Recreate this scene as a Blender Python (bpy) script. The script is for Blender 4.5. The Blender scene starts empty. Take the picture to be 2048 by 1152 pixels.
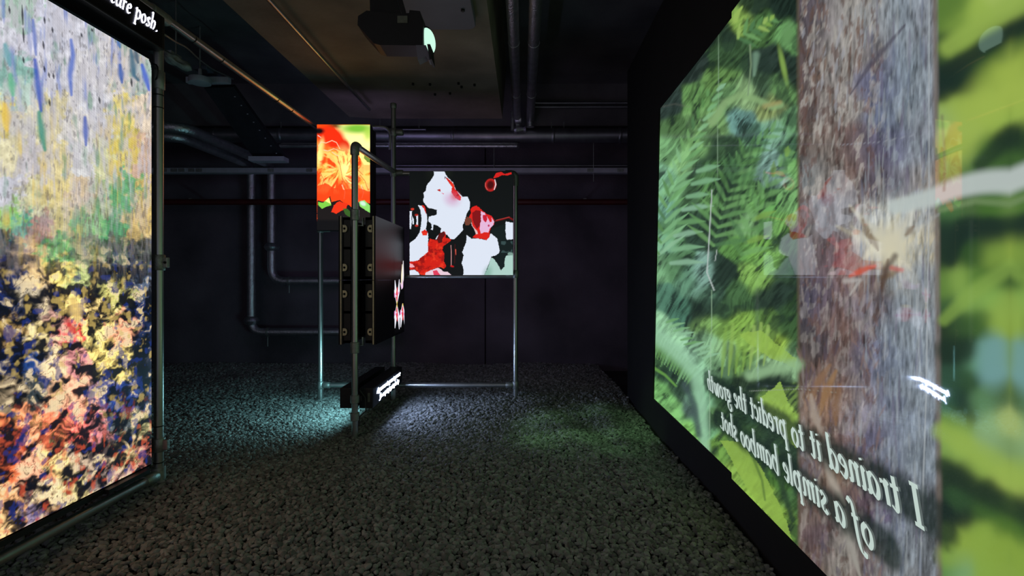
import bpy, bmesh, math, random
import numpy as np
from mathutils import Vector, Matrix, noise as mnoise
random.seed(7)
rng = np.random.default_rng(7)
D = bpy.data
SC = bpy.context.scene
COL = SC.collection
PI = math.pi

# ------------------------------------------------------------------ camera, world, light, exposure
HC = 1.22                      # camera height
F = 1073.0                     # focal length in pixels of the 2048 px wide frame
VX, VY = 1047.0, 555.0         # where the view axis meets the frame
cam_d = D.cameras.new('camera')
cam_d.sensor_width = 36.0
cam_d.lens = 36.0 * F / 2048.0
cam_d.shift_x = (1024 - VX) / 2048.0
cam_d.shift_y = (VY - 576) / 2048.0
cam_d.clip_start = 0.02
cam = D.objects.new('camera', cam_d)
cam.location = (0, 0, HC)
cam.rotation_euler = (PI / 2, 0, 0)
COL.objects.link(cam)
SC.camera = cam
SC.view_settings.view_transform = 'Standard'
SC.view_settings.look = 'None'
SC.view_settings.gamma = 1.0
SC.view_settings.use_curve_mapping = False
SC.view_settings.exposure = 0.0
world = D.worlds.new('dark_hall')
SC.world = world
world.use_nodes = True
world.node_tree.nodes['Background'].inputs[0].default_value = (0.8, 0.78, 1.0, 1)
world.node_tree.nodes['Background'].inputs[1].default_value = 0.22
SC.cycles.max_bounces = 6
SC.cycles.diffuse_bounces = 3
SC.cycles.glossy_bounces = 3
SC.cycles.transmission_bounces = 2
SC.cycles.sample_clamp_indirect = 3.0
SC.cycles.use_light_tree = True

def PX(px, py, Z):             # a point of the place from the photograph's pixel and a depth
    return Vector(((px - VX) / F * Z, Z, HC - (py - VY) / F * Z))

def spot(name, loc, target, power, color, angle, blend, radius=0.02):
    ld = D.lights.new(name, 'SPOT')
    ld.energy = power; ld.color = color; ld.spot_size = math.radians(angle); ld.spot_blend = blend
    ld.shadow_soft_size = radius
    o = D.objects.new(name, ld); COL.objects.link(o)
    o.location = loc
    o.rotation_euler = (Vector(target) - Vector(loc)).to_track_quat('-Z', 'Y').to_euler()
    return o
# beam of the overhead gobo projector, falling on the gravel in front of the big screen
proj_light = spot('projector_beam', (-0.485, 2.92, 2.52), (0.52, 4.25, 0), 85.0, (0.42, 1.0, 0.40), 30, 0.8, .004)
back_tint = spot('wall_tint_spot', (-0.62, 3.96, HC + 1.80), (-1.2, 7.6, 0.75), 9.0, (0.55, 0.8, 0.3), 12, 0.7, .004)  # added spot, gives the back wall its weak olive tint
ld = proj_light.data
ld.use_nodes = True
nt = ld.node_tree
em = nt.nodes['Emission']
g = nt.nodes.new('ShaderNodeTexCoord'); n_ = nt.nodes.new('ShaderNodeTexNoise'); r_ = nt.nodes.new('ShaderNodeValToRGB')
n_.inputs['Scale'].default_value = 7.0; n_.inputs['Detail'].default_value = 3
r_.color_ramp.elements[0].position = 0.38; r_.color_ramp.elements[0].color = (0.10, 0.14, 0.10, 1)
r_.color_ramp.elements[1].position = 0.62; r_.color_ramp.elements[1].color = (1, 1, 1, 1)
nt.links.new(g.outputs['Normal'], n_.inputs['Vector']); nt.links.new(n_.outputs['Fac'], r_.inputs['Fac'])
nt.links.new(r_.outputs['Color'], em.inputs['Color'])

# ------------------------------------------------------------------ helpers
def lin(c):
    c = np.asarray(c, float) / 255.0
    return np.where(c <= 0.04045, c / 12.92, ((c + 0.055) / 1.055) ** 2.4)

MATS = {}
def mat(name, base, rough=0.6, metal=0.0, var=0.15, scale=8.0, bump=0.0, bscale=60.0, ior=1.5, coat=0.0, stretch=(1, 1, 1)):
    if name in MATS: return MATS[name]
    m = D.materials.new(name); m.use_nodes = True
    nt = m.node_tree; b = nt.nodes['Principled BSDF']
    tc = nt.nodes.new('ShaderNodeTexCoord'); mp = nt.nodes.new('ShaderNodeMapping')
    mp.inputs['Scale'].default_value = stretch
    nt.links.new(tc.outputs['Object'], mp.inputs['Vector'])
    n1 = nt.nodes.new('ShaderNodeTexNoise'); n1.inputs['Scale'].default_value = scale; n1.inputs['Detail'].default_value = 6
    nt.links.new(mp.outputs['Vector'], n1.inputs['Vector'])
    rp = nt.nodes.new('ShaderNodeValToRGB')
    lo = [max(0, c * (1 - var)) for c in base]; hi = [min(1, c * (1 + var)) for c in base]
    rp.color_ramp.elements[0].color = (*lo, 1); rp.color_ramp.elements[0].position = 0.3
    rp.color_ramp.elements[1].color = (*hi, 1); rp.color_ramp.elements[1].position = 0.7
    nt.links.new(n1.outputs['Fac'], rp.inputs['Fac']); nt.links.new(rp.outputs['Color'], b.inputs['Base Color'])
    b.inputs['Roughness'].default_value = rough; b.inputs['Metallic'].default_value = metal
    b.inputs['IOR'].default_value = ior; b.inputs['Coat Weight'].default_value = coat
    if bump:
        n2 = nt.nodes.new('ShaderNodeTexNoise'); n2.inputs['Scale'].default_value = bscale; n2.inputs['Detail'].default_value = 4
        nt.links.new(mp.outputs['Vector'], n2.inputs['Vector'])
        bp = nt.nodes.new('ShaderNodeBump'); bp.inputs['Strength'].default_value = bump; bp.inputs['Distance'].default_value = 0.02
        nt.links.new(n2.outputs['Fac'], bp.inputs['Height']); nt.links.new(bp.outputs['Normal'], b.inputs['Normal'])
    MATS[name] = m
    return m

def emit_mat(name, color, strength):
    m = D.materials.new(name); m.use_nodes = True
    b = m.node_tree.nodes['Principled BSDF']
    b.inputs['Base Color'].default_value = (0.02, 0.02, 0.02, 1)
    b.inputs['Emission Color'].default_value = (*color, 1); b.inputs['Emission Strength'].default_value = strength
    return m

def picture_mat(name, strength=1.0, rough=0.5, ior=1.5, dots=None):
    """A display: emission from the painted colour attribute under a (more or less) glossy surface."""
    m = D.materials.new(name); m.use_nodes = True
    nt = m.node_tree; b = nt.nodes['Principled BSDF']
    a = nt.nodes.new('ShaderNodeAttribute'); a.attribute_name = 'picture'
    out = a.outputs['Color']
    if dots:      # the grid of light emitting diodes
        tc = nt.nodes.new('ShaderNodeTexCoord'); sp = nt.nodes.new('ShaderNodeSeparateXYZ')
        nt.links.new(tc.outputs['Object'], sp.inputs[0])
        sins = []
        for ax in ('Y', 'Z'):
            k = nt.nodes.new('ShaderNodeMath'); k.operation = 'MULTIPLY'; k.inputs[1].default_value = 2 * PI / dots
            s = nt.nodes.new('ShaderNodeMath'); s.operation = 'SINE'
            nt.links.new(sp.outputs[ax], k.inputs[0]); nt.links.new(k.outputs[0], s.inputs[0]); sins.append(s)
        ad = nt.nodes.new('ShaderNodeMath'); ad.operation = 'ADD'
        nt.links.new(sins[0].outputs[0], ad.inputs[0]); nt.links.new(sins[1].outputs[0], ad.inputs[1])
        mr = nt.nodes.new('ShaderNodeMapRange'); mr.inputs['From Min'].default_value = -2; mr.inputs['From Max'].default_value = 2
        mr.inputs['To Min'].default_value = 0.45; mr.inputs['To Max'].default_value = 1.55
        nt.links.new(ad.outputs[0], mr.inputs['Value'])
        mx = nt.nodes.new('ShaderNodeVectorMath'); mx.operation = 'SCALE'
        nt.links.new(out, mx.inputs[0]); nt.links.new(mr.outputs[0], mx.inputs['Scale']); out = mx.outputs[0]
    nt.links.new(out, b.inputs['Emission Color'])
    b.inputs['Emission Strength'].default_value = strength
    b.inputs['Base Color'].default_value = (0.012, 0.012, 0.014, 1)
    b.inputs['Roughness'].default_value = rough; b.inputs['IOR'].default_value = ior
    return m

def tag(o, label=None, cat=None, group=None, kind=None):
    if label: o['label'] = label
    if cat: o['category'] = cat
    if group: o['group'] = group
    if kind: o['kind'] = kind
    return o

def thing(name, label, cat, loc=(0, 0, 0), group=None):
    o = D.objects.new(name, None); COL.objects.link(o)
    o.location = loc; o.empty_display_size = 0.1
    return tag(o, label, cat, group)

def link(name, me, m, parent=None, smooth=False):
    o = D.objects.new(name, me); COL.objects.link(o)
    if m: me.materials.append(m)
    if smooth: me.polygons.foreach_set('use_smooth', [True] * len(me.polygons))
    if parent:
        o.parent = parent
        o.matrix_parent_inverse = Matrix.Translation(-world_loc(parent))
    return o

def world_loc(o):
    return Vector(o.location) if not o.parent else Vector((0, 0, 0)) + world_loc_of_child(o)
def world_loc_of_child(o):
    return o.matrix_parent_inverse.to_translation() + Vector(o.location) + world_loc(o.parent)

class MB:
    """collects shapes given in world coordinates and links them as ONE mesh object"""
    def __init__(s): s.v = []; s.f = []
    def add(s, v, f):
        k = len(s.v); s.v += [tuple(p) for p in v]; s.f += [tuple(i + k for i in q) for q in f]; return s
    def box(s, x0, x1, y0, y1, z0, z1, bev=0.0):
        if bev <= 0:
            v = [(x0, y0, z0), (x1, y0, z0), (x1, y1, z0), (x0, y1, z0), (x0, y0, z1), (x1, y0, z1), (x1, y1, z1), (x0, y1, z1)]
            return s.add(v, [(0, 3, 2, 1), (4, 5, 6, 7), (0, 1, 5, 4), (1, 2, 6, 5), (2, 3, 7, 6), (3, 0, 4, 7)])
        bm = bmesh.new(); bmesh.ops.create_cube(bm, size=1)
        for q in bm.verts: q.co = Vector(((x0 + x1) / 2 + q.co.x * (x1 - x0), (y0 + y1) / 2 + q.co.y * (y1 - y0), (z0 + z1) / 2 + q.co.z * (z1 - z0)))
        bmesh.ops.bevel(bm, geom=list(bm.edges), offset=bev, segments=2, affect='EDGES', profile=0.6)
        bm.verts.index_update()
        s.add([q.co for q in bm.verts], [[q.index for q in f.verts] for f in bm.faces]); bm.free(); return s
    def prism(s, pts, y0, y1):
        """outline pts [(x,z)] extruded in depth from y0 to y1"""
        n = len(pts)
        v = [(x, y0, z) for x, z in pts] + [(x, y1, z) for x, z in pts]
        return s.add(v, [tuple(range(n))[::-1], tuple(range(n, 2 * n))] + [(i, (i + 1) % n, n + (i + 1) % n, n + i) for i in range(n)])
    def tube(s, pts, r, seg=20, cap=True, rad=None):
        pts = [Vector(p) for p in pts]; n = len(pts)
        t0 = (pts[1] - pts[0]).normalized()
        up = Vector((0, 0, 1)) if abs(t0.z) < 0.9 else Vector((1, 0, 0))
        nrm = t0.cross(up).normalized(); prev = t0; rings = []
        for i, p in enumerate(pts):
            if i == 0: t = t0
            elif i == n - 1: t = (pts[-1] - pts[-2]).normalized()
            else: t = ((pts[i + 1] - p).normalized() + (p - pts[i - 1]).normalized()).normalized()
            q = prev.rotation_difference(t); nrm = (q @ nrm).normalized(); prev = t
            b = t.cross(nrm); rr = rad[i] if rad else r
            rings.append([p + (nrm * math.cos(2 * PI * k / seg) + b * math.sin(2 * PI * k / seg)) * rr for k in range(seg)])
        v = [q for rg in rings for q in rg]; f = []
        for i in range(n - 1):
            for k in range(seg):
                f.append((i * seg + k, i * seg + (k + 1) % seg, (i + 1) * seg + (k + 1) % seg, (i + 1) * seg + k))
        if cap: f += [tuple(range(seg))[::-1], tuple((n - 1) * seg + k for k in range(seg))]
        return s.add(v, f)
    def build(s, name, m, parent=None, smooth=False):
        me = D.meshes.new(name); me.from_pydata(s.v, [], s.f); me.update()
        o = link(name, me, m, parent, smooth)
        if smooth:
            try: me.set_sharp_from_angle(angle=math.radians(40))
            except Exception: pass
        return o

def bend(pts, r, seg=8):
    """round the corners of a polyline"""
    pts = [Vector(p) for p in pts]; out = [pts[0]]
    for i in range(1, len(pts) - 1):
        a, p, b = pts[i - 1], pts[i], pts[i + 1]
        d = min(r, (a - p).length * .49, (b - p).length * .49)
        p0 = p + (a - p).normalized() * d; p1 = p + (b - p).normalized() * d
        for k in range(seg + 1):
            t = k / seg; out.append(p0 * (1 - t) ** 2 + p * 2 * t * (1 - t) + p1 * t * t)
    out.append(pts[-1]); return out

def lathe(prof, origin, axis, seg=24):
    """prof [(radius, along)] spun about axis through origin"""
    mb = MB(); ax = Vector(axis).normalized(); o = Vector(origin)
    return mb.tube([o + ax * a for _, a in prof], 1, seg, True, [max(r, 1e-4) for r, _ in prof])

# ------------------------------------------------------------------ painting of the screens' pictures
def hash2(ix, iy, seed):
    h = (ix.astype(np.int64) * 374761393 + iy.astype(np.int64) * 668265263 + seed * 974711) & 0xffffffff
    h = ((h ^ (h >> 13)) * 1274126177) & 0xffffffff
    return ((h ^ (h >> 16)) & 0xffff) / 65535.0
def vnoise(x, y, seed=0):
    ix, iy = np.floor(x), np.floor(y); fx, fy = x - ix, y - iy
    fx = fx * fx * (3 - 2 * fx); fy = fy * fy * (3 - 2 * fy)
    a = hash2(ix, iy, seed); b = hash2(ix + 1, iy, seed); c = hash2(ix, iy + 1, seed); d = hash2(ix + 1, iy + 1, seed)
    return (a * (1 - fx) + b * fx) * (1 - fy) + (c * (1 - fx) + d * fx) * fy
def fbm(x, y, seed=0, oct=4):
    s = 0; a = 0.5; t = 0
    for i in range(oct):
        s = s + a * vnoise(x * 2 ** i + 17 * i, y * 2 ** i - 9 * i, seed + i * 31); t += a; a *= 0.55
    return s / t
def sm(a, b, x):
    t = np.clip((x - a) / (b - a), 0, 1); return t * t * (3 - 2 * t)

class Paint:
    def __init__(s, U, V, base):
        s.U = U.ravel().astype(float); s.V = V.ravel().astype(float)
        s.C = np.tile(lin(base), (len(s.U), 1))
    def mix(s, m, c):
        c = lin(c) if not isinstance(c, np.ndarray) or c.ndim == 1 else c
        s.C += (c - s.C) * m[:, None]
    def mixi(s, idx, m, c):
        s.C[idx] += (lin(c) - s.C[idx]) * m[:, None]
    def blob(s, cx, cy, rx, ry, c, ang=0, soft=0.4, a=1.0, warp=0, seed=0):
        R = max(rx, ry) * (1 + soft) * 1.3
        idx = np.nonzero((abs(s.U - cx) < R) & (abs(s.V - cy) < R))[0]
        if not len(idx): return
        x = s.U[idx] - cx; y = s.V[idx] - cy
        if warp:
            x = x + (fbm(s.U[idx] / warp / 2, s.V[idx] / warp / 2, seed, 3) - .5) * warp * 2
            y = y + (fbm(s.U[idx] / warp / 2 + 50, s.V[idx] / warp / 2, seed, 3) - .5) * warp * 2
        ca, sa = math.cos(math.radians(ang)), math.sin(math.radians(ang))
        d = np.hypot((x * ca + y * sa) / rx, (-x * sa + y * ca) / ry)
        s.mixi(idx, a * (1 - sm(1 - soft, 1 + soft, d)), c)
    def stroke(s, pts, w0, w1, c, soft=0.5, a=1.0, mid=None):
        pts = np.array(pts, float); W = max(w0, w1, mid or 0) * (1 + soft) + 1
        lo = pts.min(0) - W; hi = pts.max(0) + W
        idx = np.nonzero((s.U > lo[0]) & (s.U < hi[0]) & (s.V > lo[1]) & (s.V < hi[1]))[0]
        if not len(idx): return
        x = s.U[idx]; y = s.V[idx]
        seg = np.hypot(*(pts[1:] - pts[:-1]).T); L = seg.sum(); acc = 0
        best = np.full(len(idx), 9e9)
        for i in range(len(pts) - 1):
            d = pts[i + 1] - pts[i]; l2 = max(d @ d, 1e-9)
            t = np.clip(((x - pts[i, 0]) * d[0] + (y - pts[i, 1]) * d[1]) / l2, 0, 1)
            dist = np.hypot(x - pts[i, 0] - t * d[0], y - pts[i, 1] - t * d[1])
            k = (acc + t * seg[i]) / L
            w = w0 + (w1 - w0) * k if mid is None else np.where(k < .5, w0 + (mid - w0) * 2 * k, mid + (w1 - mid) * (2 * k - 1))
            best = np.minimum(best, dist / np.maximum(w, .15)); acc += seg[i]
        s.mixi(idx, a * (1 - sm(1 - soft, 1 + soft, best)), c)
    def poly(s, pts, c, a=1.0, warp=0, seed=3):
        pts = [(float(p[0]), float(p[1])) for p in pts]
        xs = [p[0] for p in pts]; ys = [p[1] for p in pts]; W = warp + 1
        idx = np.nonzero((s.U > min(xs) - W) & (s.U < max(xs) + W) & (s.V > min(ys) - W) & (s.V < max(ys) + W))[0]
        if not len(idx): return
        x = s.U[idx]; y = s.V[idx]
        if warp:
            x = x + (fbm(s.U[idx] / 9, s.V[idx] / 9, seed, 3) - .5) * warp * 2
            y = y + (fbm(s.U[idx] / 9 + 50, s.V[idx] / 9, seed, 3) - .5) * warp * 2
        ins = np.zeros(len(idx), bool); j = len(pts) - 1
        for i in range(len(pts)):
            xi, yi = pts[i]; xj, yj = pts[j]
            if yi != yj:
                ins ^= ((yi > y) != (yj > y)) & (x < (xj - xi) * (y - yi) / (yj - yi) + xi)
            j = i
        s.mixi(idx, a * ins.astype(float), c)
    def cps(s, pts, warp, p=4.0, seed=0, wscale=None):
        """patches of colour blended between control points (x, y, (r,g,b))"""
        ws = wscale or warp
        x = s.U + (fbm(s.U / ws, s.V / ws, seed, 3) - .5) * warp * 2
        y = s.V + (fbm(s.U / ws + 40, s.V / ws + 9, seed + 5, 3) - .5) * warp * 2
        num = np.zeros_like(s.C); den = np.zeros(len(s.U))
        for cx, cy, c in pts:
            w = np.exp(-((x - cx) ** 2 + (y - cy) ** 2) / (2 * p * p)) + 1e-7 / (1 + ((x - cx) ** 2 + (y - cy) ** 2) / 400.)
            num += w[:, None] * lin(c); den += w
        return num / den[:, None]

def grid_picture(name, P3, nu, nv, colors, m, parent):
    """display surface: vertices P3 (nv*nu, 3) with one painted colour each"""
    me = D.meshes.new(name)
    ii = np.arange(nv - 1)[:, None] * nu + np.arange(nu - 1)[None, :]
    q = np.stack([ii, ii + 1, ii + nu + 1, ii + nu], -1).reshape(-1, 4)
    me.vertices.add(nu * nv); me.vertices.foreach_set('co', P3.astype(np.float32).ravel())
    me.loops.add(q.size); me.loops.foreach_set('vertex_index', q.ravel().astype(np.int32))
    me.polygons.add(len(q)); me.polygons.foreach_set('loop_start', (np.arange(len(q)) * 4).astype(np.int32))
    me.update(calc_edges=True)
    at = me.color_attributes.new('picture', 'FLOAT_COLOR', 'POINT')
    c4 = np.ones((nu * nv, 4), np.float32); c4[:, :3] = np.clip(colors, 0, 60)
    at.data.foreach_set('color', c4.ravel())
    return link(name, me, m, parent, True)

# ------------------------------------------------------------------ lettering: a broad-nib italic of our own strokes
def S(*a): return a
GL = {
 'I': (.72, [[(.36, 1.6), (.36, 0)], [(.12, 1.6), (.6, 1.6)], [(.12, 0), (.6, 0)]]),
 'A': (1.25, [[(.05, 0), (.65, 1.6), (1.0, 0)], [(.25, .55), (.9, .55)], [(-.1, 0), (.2, 0)], [(.85, 0), (1.15, 0)]]),
 't': (.62, [[(.32, 1.45), (.27, .3), (.38, 0), (.6, .12)], [(.06, 1), (.56, 1)]]),
 'r': (.66, [[(.05, .93), (.22, 1.0), (.2, 0)], [(.2, .6), (.38, .93), (.6, .93)]]),
 'a': (.88, [[(.68, .85), (.45, 1.0), (.16, .7), (.14, .25), (.32, 0), (.55, .2), (.68, .6)], [(.7, 1.0), (.66, .2), (.84, .06)]]),
 'i': (.44, [[(.06, .9), (.22, 1.0), (.2, .15), (.38, .05)], [(.24, 1.36), (.27, 1.46)]]),
 'n': (.92, [[(.05, .92), (.22, 1.0), (.19, 0)], [(.2, .6), (.42, .97), (.66, .9), (.64, .18), (.84, .06)]]),
 'm': (1.38, [[(.05, .92), (.22, 1.0), (.19, 0)], [(.2, .6), (.4, .97), (.62, .9), (.6, 0)], [(.62, .6), (.84, .97), (1.08, .9), (1.06, .18), (1.26, .06)]]),
 'u': (.92, [[(.05, .92), (.2, 1), (.18, .25), (.36, .02), (.62, .35)], [(.68, 1), (.66, .18), (.86, .06)]]),
 'e': (.74, [[(.14, .48), (.5, .6), (.6, .82), (.42, 1.0), (.18, .75), (.13, .3), (.34, 0), (.64, .18)]]),
 'c': (.7, [[(.6, .82), (.44, 1.0), (.18, .75), (.13, .3), (.34, 0), (.62, .18)]]),
 'd': (.92, [[(.66, .82), (.44, 1.0), (.16, .7), (.14, .25), (.32, 0), (.52, .15), (.66, .55)], [(.58, 1.66), (.72, 1.72), (.66, .18), (.86, .06)]]),
 'o': (.84, [[(.42, 1.0), (.16, .75), (.14, .28), (.38, 0), (.66, .28), (.68, .72), (.42, 1.0)]]),
 'p': (.92, [[(.05, .95), (.22, 1.05), (.16, -.62)], [(.0, -.62), (.34, -.62)], [(.2, .62), (.46, 1.0), (.74, .78), (.72, .28), (.44, 0), (.2, .2)]]),
 'b': (.88, [[(.08, 1.66), (.22, 1.72), (.18, .1), (.42, 0), (.7, .3), (.72, .78), (.48, .98), (.2, .6)]]),
 'h': (.92, [[(.08, 1.66), (.22, 1.72), (.18, 0)], [(.2, .6), (.44, .97), (.7, .85), (.66, .35), (.5, .02)]]),
 'l': (.44, [[(.08, 1.66), (.22, 1.72), (.2, .18), (.38, .05)]]),
 'g': (.86, [[(.62, .92), (.38, 1.0), (.16, .75), (.24, .48), (.46, .42), (.62, .65), (.58, .9), (.82, 1.0)], [(.3, .45), (.2, .22), (.62, .05), (.66, -.35), (.34, -.6), (.04, -.4), (.2, -.05)]]),
 'w': (1.22, [[(.05, .92), (.2, 1.0), (.24, .12), (.36, 0), (.62, .98)], [(.6, .9), (.66, .1), (.8, 0), (1.04, .6), (1.0, 1.0)]]),
 'v': (.84, [[(.05, .92), (.2, 1.0), (.32, 0), (.62, .6), (.6, 1.0)]]),
 'y': (.86, [[(.05, .92), (.2, 1.0), (.34, .08)], [(.68, 1.0), (.5, .3), (.2, -.45), (.0, -.55)]]),
 's': (.68, [[(.56, .85), (.38, 1.0), (.18, .8), (.32, .55), (.52, .35), (.44, .06), (.22, 0), (.08, .16)]]),
 'f': (.62, [[(.78, 1.5), (.62, 1.72), (.42, 1.4), (.3, 0), (.14, -.5), (-.1, -.58), (-.16, -.4)], [(.1, .98), (.6, .98)]]),
 '.': (.4, [[(.08, .0), (.22, .10), (.30, .2)]]),
 ' ': (.55, []),
}
def catmull(p, n=6):
    if len(p) < 3: return [Vector(q) for q in p]
    q = [Vector(a) for a in p]; q = [2 * q[0] - q[1]] + q + [2 * q[-1] - q[-2]]; out = []
    for i in range(1, len(q) - 2):
        for k in range(n):
            t = k / n
            out.append(.5 * ((2 * q[i]) + (-q[i - 1] + q[i + 1]) * t + (2 * q[i - 1] - 5 * q[i] + 4 * q[i + 1] - q[i + 2]) * t * t + (-q[i - 1] + 3 * q[i] - 3 * q[i + 1] + q[i + 2]) * t ** 3))
    out.append(q[-2]); return out
def text_width(t): return sum(GL[c][0] for c in t)
def letters(t, place, m, parent, name='lettering', slant=0.22, bold=1.0, extent=None):
    """place(s, t) -> 3D; s runs in x-heights along the line, t up"""
    mb = MB(); x = 0; k = 1.0
    for ch in t:
        adv, strokes = GL[ch]
        for st in strokes:
            pts = catmull(st, 5) if len(st) > 2 else [Vector(a) for a in st]
            L = []; R = []
            for i, p in enumerate(pts):
                d = (pts[min(i + 1, len(pts) - 1)] - pts[max(i - 1, 0)])
                if d.length < 1e-6: d = Vector((1, 0))
                d.normalize(); nn = Vector((-d.y, d.x)); ang = math.atan2(d.y, d.x)
                w = .5 * (.085 + .17 * abs(math.sin(ang - math.radians(28)))) * bold
                L.append(p + nn * w); R.append(p - nn * w)
            vs = [place(x + q.x + slant * q.y, q.y) for q in L] + [place(x + q.x + slant * q.y, q.y) for q in R]
            n = len(pts)
            mb.add(vs, [(i, i + 1, n + i + 1, n + i) for i in range(n - 1)])
        x += adv
    return mb.build(name, m, parent)

# ------------------------------------------------------------------ materials
M_wall = mat('dark_painted_concrete', (0.105, 0.085, 0.105), 0.75, var=0.45, scale=1.3, bump=0.25, bscale=30)
M_conc = mat('raw_concrete', (0.25, 0.20, 0.165), 0.8, var=0.3, scale=2.2, bump=0.2, bscale=25)
M_ceil = mat('dark_concrete', (0.12, 0.115, 0.12), 0.85, var=0.4, scale=1.5, bump=0.2, bscale=20)
M_slab = mat('bare_floor', (0.03, 0.028, 0.03), 0.85, var=0.4, scale=3)
M_bed = mat('gravel_bed', (0.06, 0.06, 0.058), 0.95, var=0.4, scale=40, bump=0.6, bscale=80)
M_stone = mat('grey_stone', (0.245, 0.25, 0.235), 0.75, var=0.35, scale=14, bump=0.3, bscale=120)
nt = M_stone.node_tree; oi_ = nt.nodes.new('ShaderNodeObjectInfo'); mr_ = nt.nodes.new('ShaderNodeMapRange')
mr_.inputs['To Min'].default_value = .45; mr_.inputs['To Max'].default_value = 1.35
hs_ = nt.nodes.new('ShaderNodeHueSaturation'); nt.links.new(oi_.outputs['Random'], mr_.inputs['Value']); nt.links.new(mr_.outputs[0], hs_.inputs['Value'])
bs_ = nt.nodes['Principled BSDF'].inputs['Base Color']; src_ = bs_.links[0].from_socket
nt.links.new(src_, hs_.inputs['Color']); nt.links.new(hs_.outputs['Color'], bs_)
M_blackwall = mat('black_partition', (0.006, 0.005, 0.005), 0.9, var=0.3, scale=3)
M_tube = mat('galvanised_tube', (0.50, 0.52, 0.50), 0.33, 0.9, var=0.15, scale=10, stretch=(1, 1, .2))
M_fit = mat('cast_fitting', (0.36, 0.38, 0.36), 0.5, 0.8, var=0.2, scale=30, bump=0.15, bscale=90)
M_foil = mat('foil_lagging', (0.62, 0.62, 0.66), 0.36, 0.95, var=0.15, scale=14, bump=0.35, bscale=70)
M_duct = mat('dull_steel_duct', (0.33, 0.33, 0.36), 0.42, 0.9, var=0.2, scale=6, bump=0.08, bscale=40)
M_red = mat('red_pipe_paint', (0.07, 0.005, 0.005), 0.5, var=0.2, scale=5)
M_white = mat('dusty_white_steel', (0.50, 0.50, 0.56), 0.55, 0.1, var=0.12, scale=9)
M_black = mat('black_cabinet', (0.008, 0.008, 0.009), 0.5, var=0.2, scale=20)
M_gloss = mat('glossy_led_face', (0.006, 0.006, 0.008), 0.42, var=0.1, scale=3, ior=1.28)
M_brass = mat('brass_plate', (0.62, 0.55, 0.36), 0.45, 0.4, var=0.15, scale=30)
M_foam = mat('grey_foam', (0.35, 0.38, 0.34), 0.9, var=0.25, scale=20, bump=0.5, bscale=30)
M_cable = mat('black_cable', (0.012, 0.012, 0.012), 0.5)
M_shell = mat('grey_plastic', (0.16, 0.15, 0.20), 0.5, var=0.08, scale=5)
M_label = mat('paper_label', (0.12, 0.13, 0.10), 0.6, var=0.2, scale=40)

# ------------------------------------------------------------------ the room
XL, YB, ZC = -6.4, 7.6, 3.75     # left wall, back wall, ceiling
XP, YP = 1.05, 5.42              # face and far end of the black partition
floor = MB().box(XL, 4.0, -2.0, YB, -0.22, -0.10).build('floor', M_slab); tag(floor, 'dark bare slab under and beside the grey gravel', kind='structure')
wb = MB().box(XL, -0.55, YB, YB + .2, -.2, ZC).build('wall_back', M_wall); tag(wb, 'dark plum concrete rear wall behind the pipes', kind='structure')
# right-hand wall panel stands a little proud of the joint
MB().box(-0.53, 4.0, YB - .03, YB + .2, -.2, ZC).build('wall_panel', M_wall, wb)
MB().box(-0.57, -0.51, YB + .04, YB + .1, -.2, ZC).build('joint', M_blackwall, wb)
MB().box(XL - .2, XL, -2, YB + .2, -.2, ZC).build('wall_left', M_wall)['kind'] = 'structure'
MB().box(4.0, 4.2, -2, YB + .2, -.2, ZC).build('wall_right', M_blackwall)['kind'] = 'structure'
MB().box(XL - .2, 4.2, -2, YB + .2, ZC, ZC + .2).build('ceiling', M_ceil)['kind'] = 'structure'
# broad concrete soffit hanging below the ceiling, with its folded left cheek
hs = 1.88
sof = MB()
sof.prism([(-1.73, HC + hs), (-0.25, HC + hs), (-0.20, ZC), (-2.06, ZC), (-2.06, HC + hs + .02)], -2.0, 6.35)
sof = sof.build('ceiling_beam', M_conc); tag(sof, 'broad raw concrete downstand under the dark ceiling', kind='structure')
# bolts and stains on the soffit
for px, py in ((917, 165), (923, 172), (949, 168), (870, 187), (826, 166), (860, 167), (900, 185)):
    Z = hs * F / (VY - py); p = PX(px, py, Z)
    MB().tube([(p.x, p.y, HC + hs + .01), (p.x, p.y, HC + hs - .02)], .012, 8).build('bolt', M_blackwall, sof)
# beam across at the back
MB().box(XL, 4.0, 7.0, YB, 3.2, ZC).build('trim_1', M_ceil)['kind'] = 'structure'

# black partition that holds the big screen: an opening with a slightly leaning far edge
zt, zb = HC + 1.31, HC - 0.985
yt, yb = XP * F / 271.0, XP * F / 258.5
w = MB(); T = 0.16; y_near = -1.6
def slabx(poly_yz, x0, x1):
    n = len(poly_yz)
    w.add([(x0, a, b) for a, b in poly_yz] + [(x1, a, b) for a, b in poly_yz],
          [tuple(range(n)), tuple(range(n, 2 * n))[::-1]] + [(i, n + i, n + (i + 1) % n, (i + 1) % n) for i in range(n)])
slabx([(y_near, -.12), (YP, -.12), (YP, 0.0), (yb, zb), (y_near, zb)], XP, XP + T)
slabx([(YP, 0.0), (YP, 3.30), (yt, zt), (yb, zb)], XP, XP + T)
slabx([(y_near, zt), (yt, zt), (YP, 3.30), (y_near, 3.30)], XP, XP + T)
part = w.build('wall_partition', M_blackwall); tag(part, 'matt black partition wall framing the big foliage projection', kind='structure')

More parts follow.
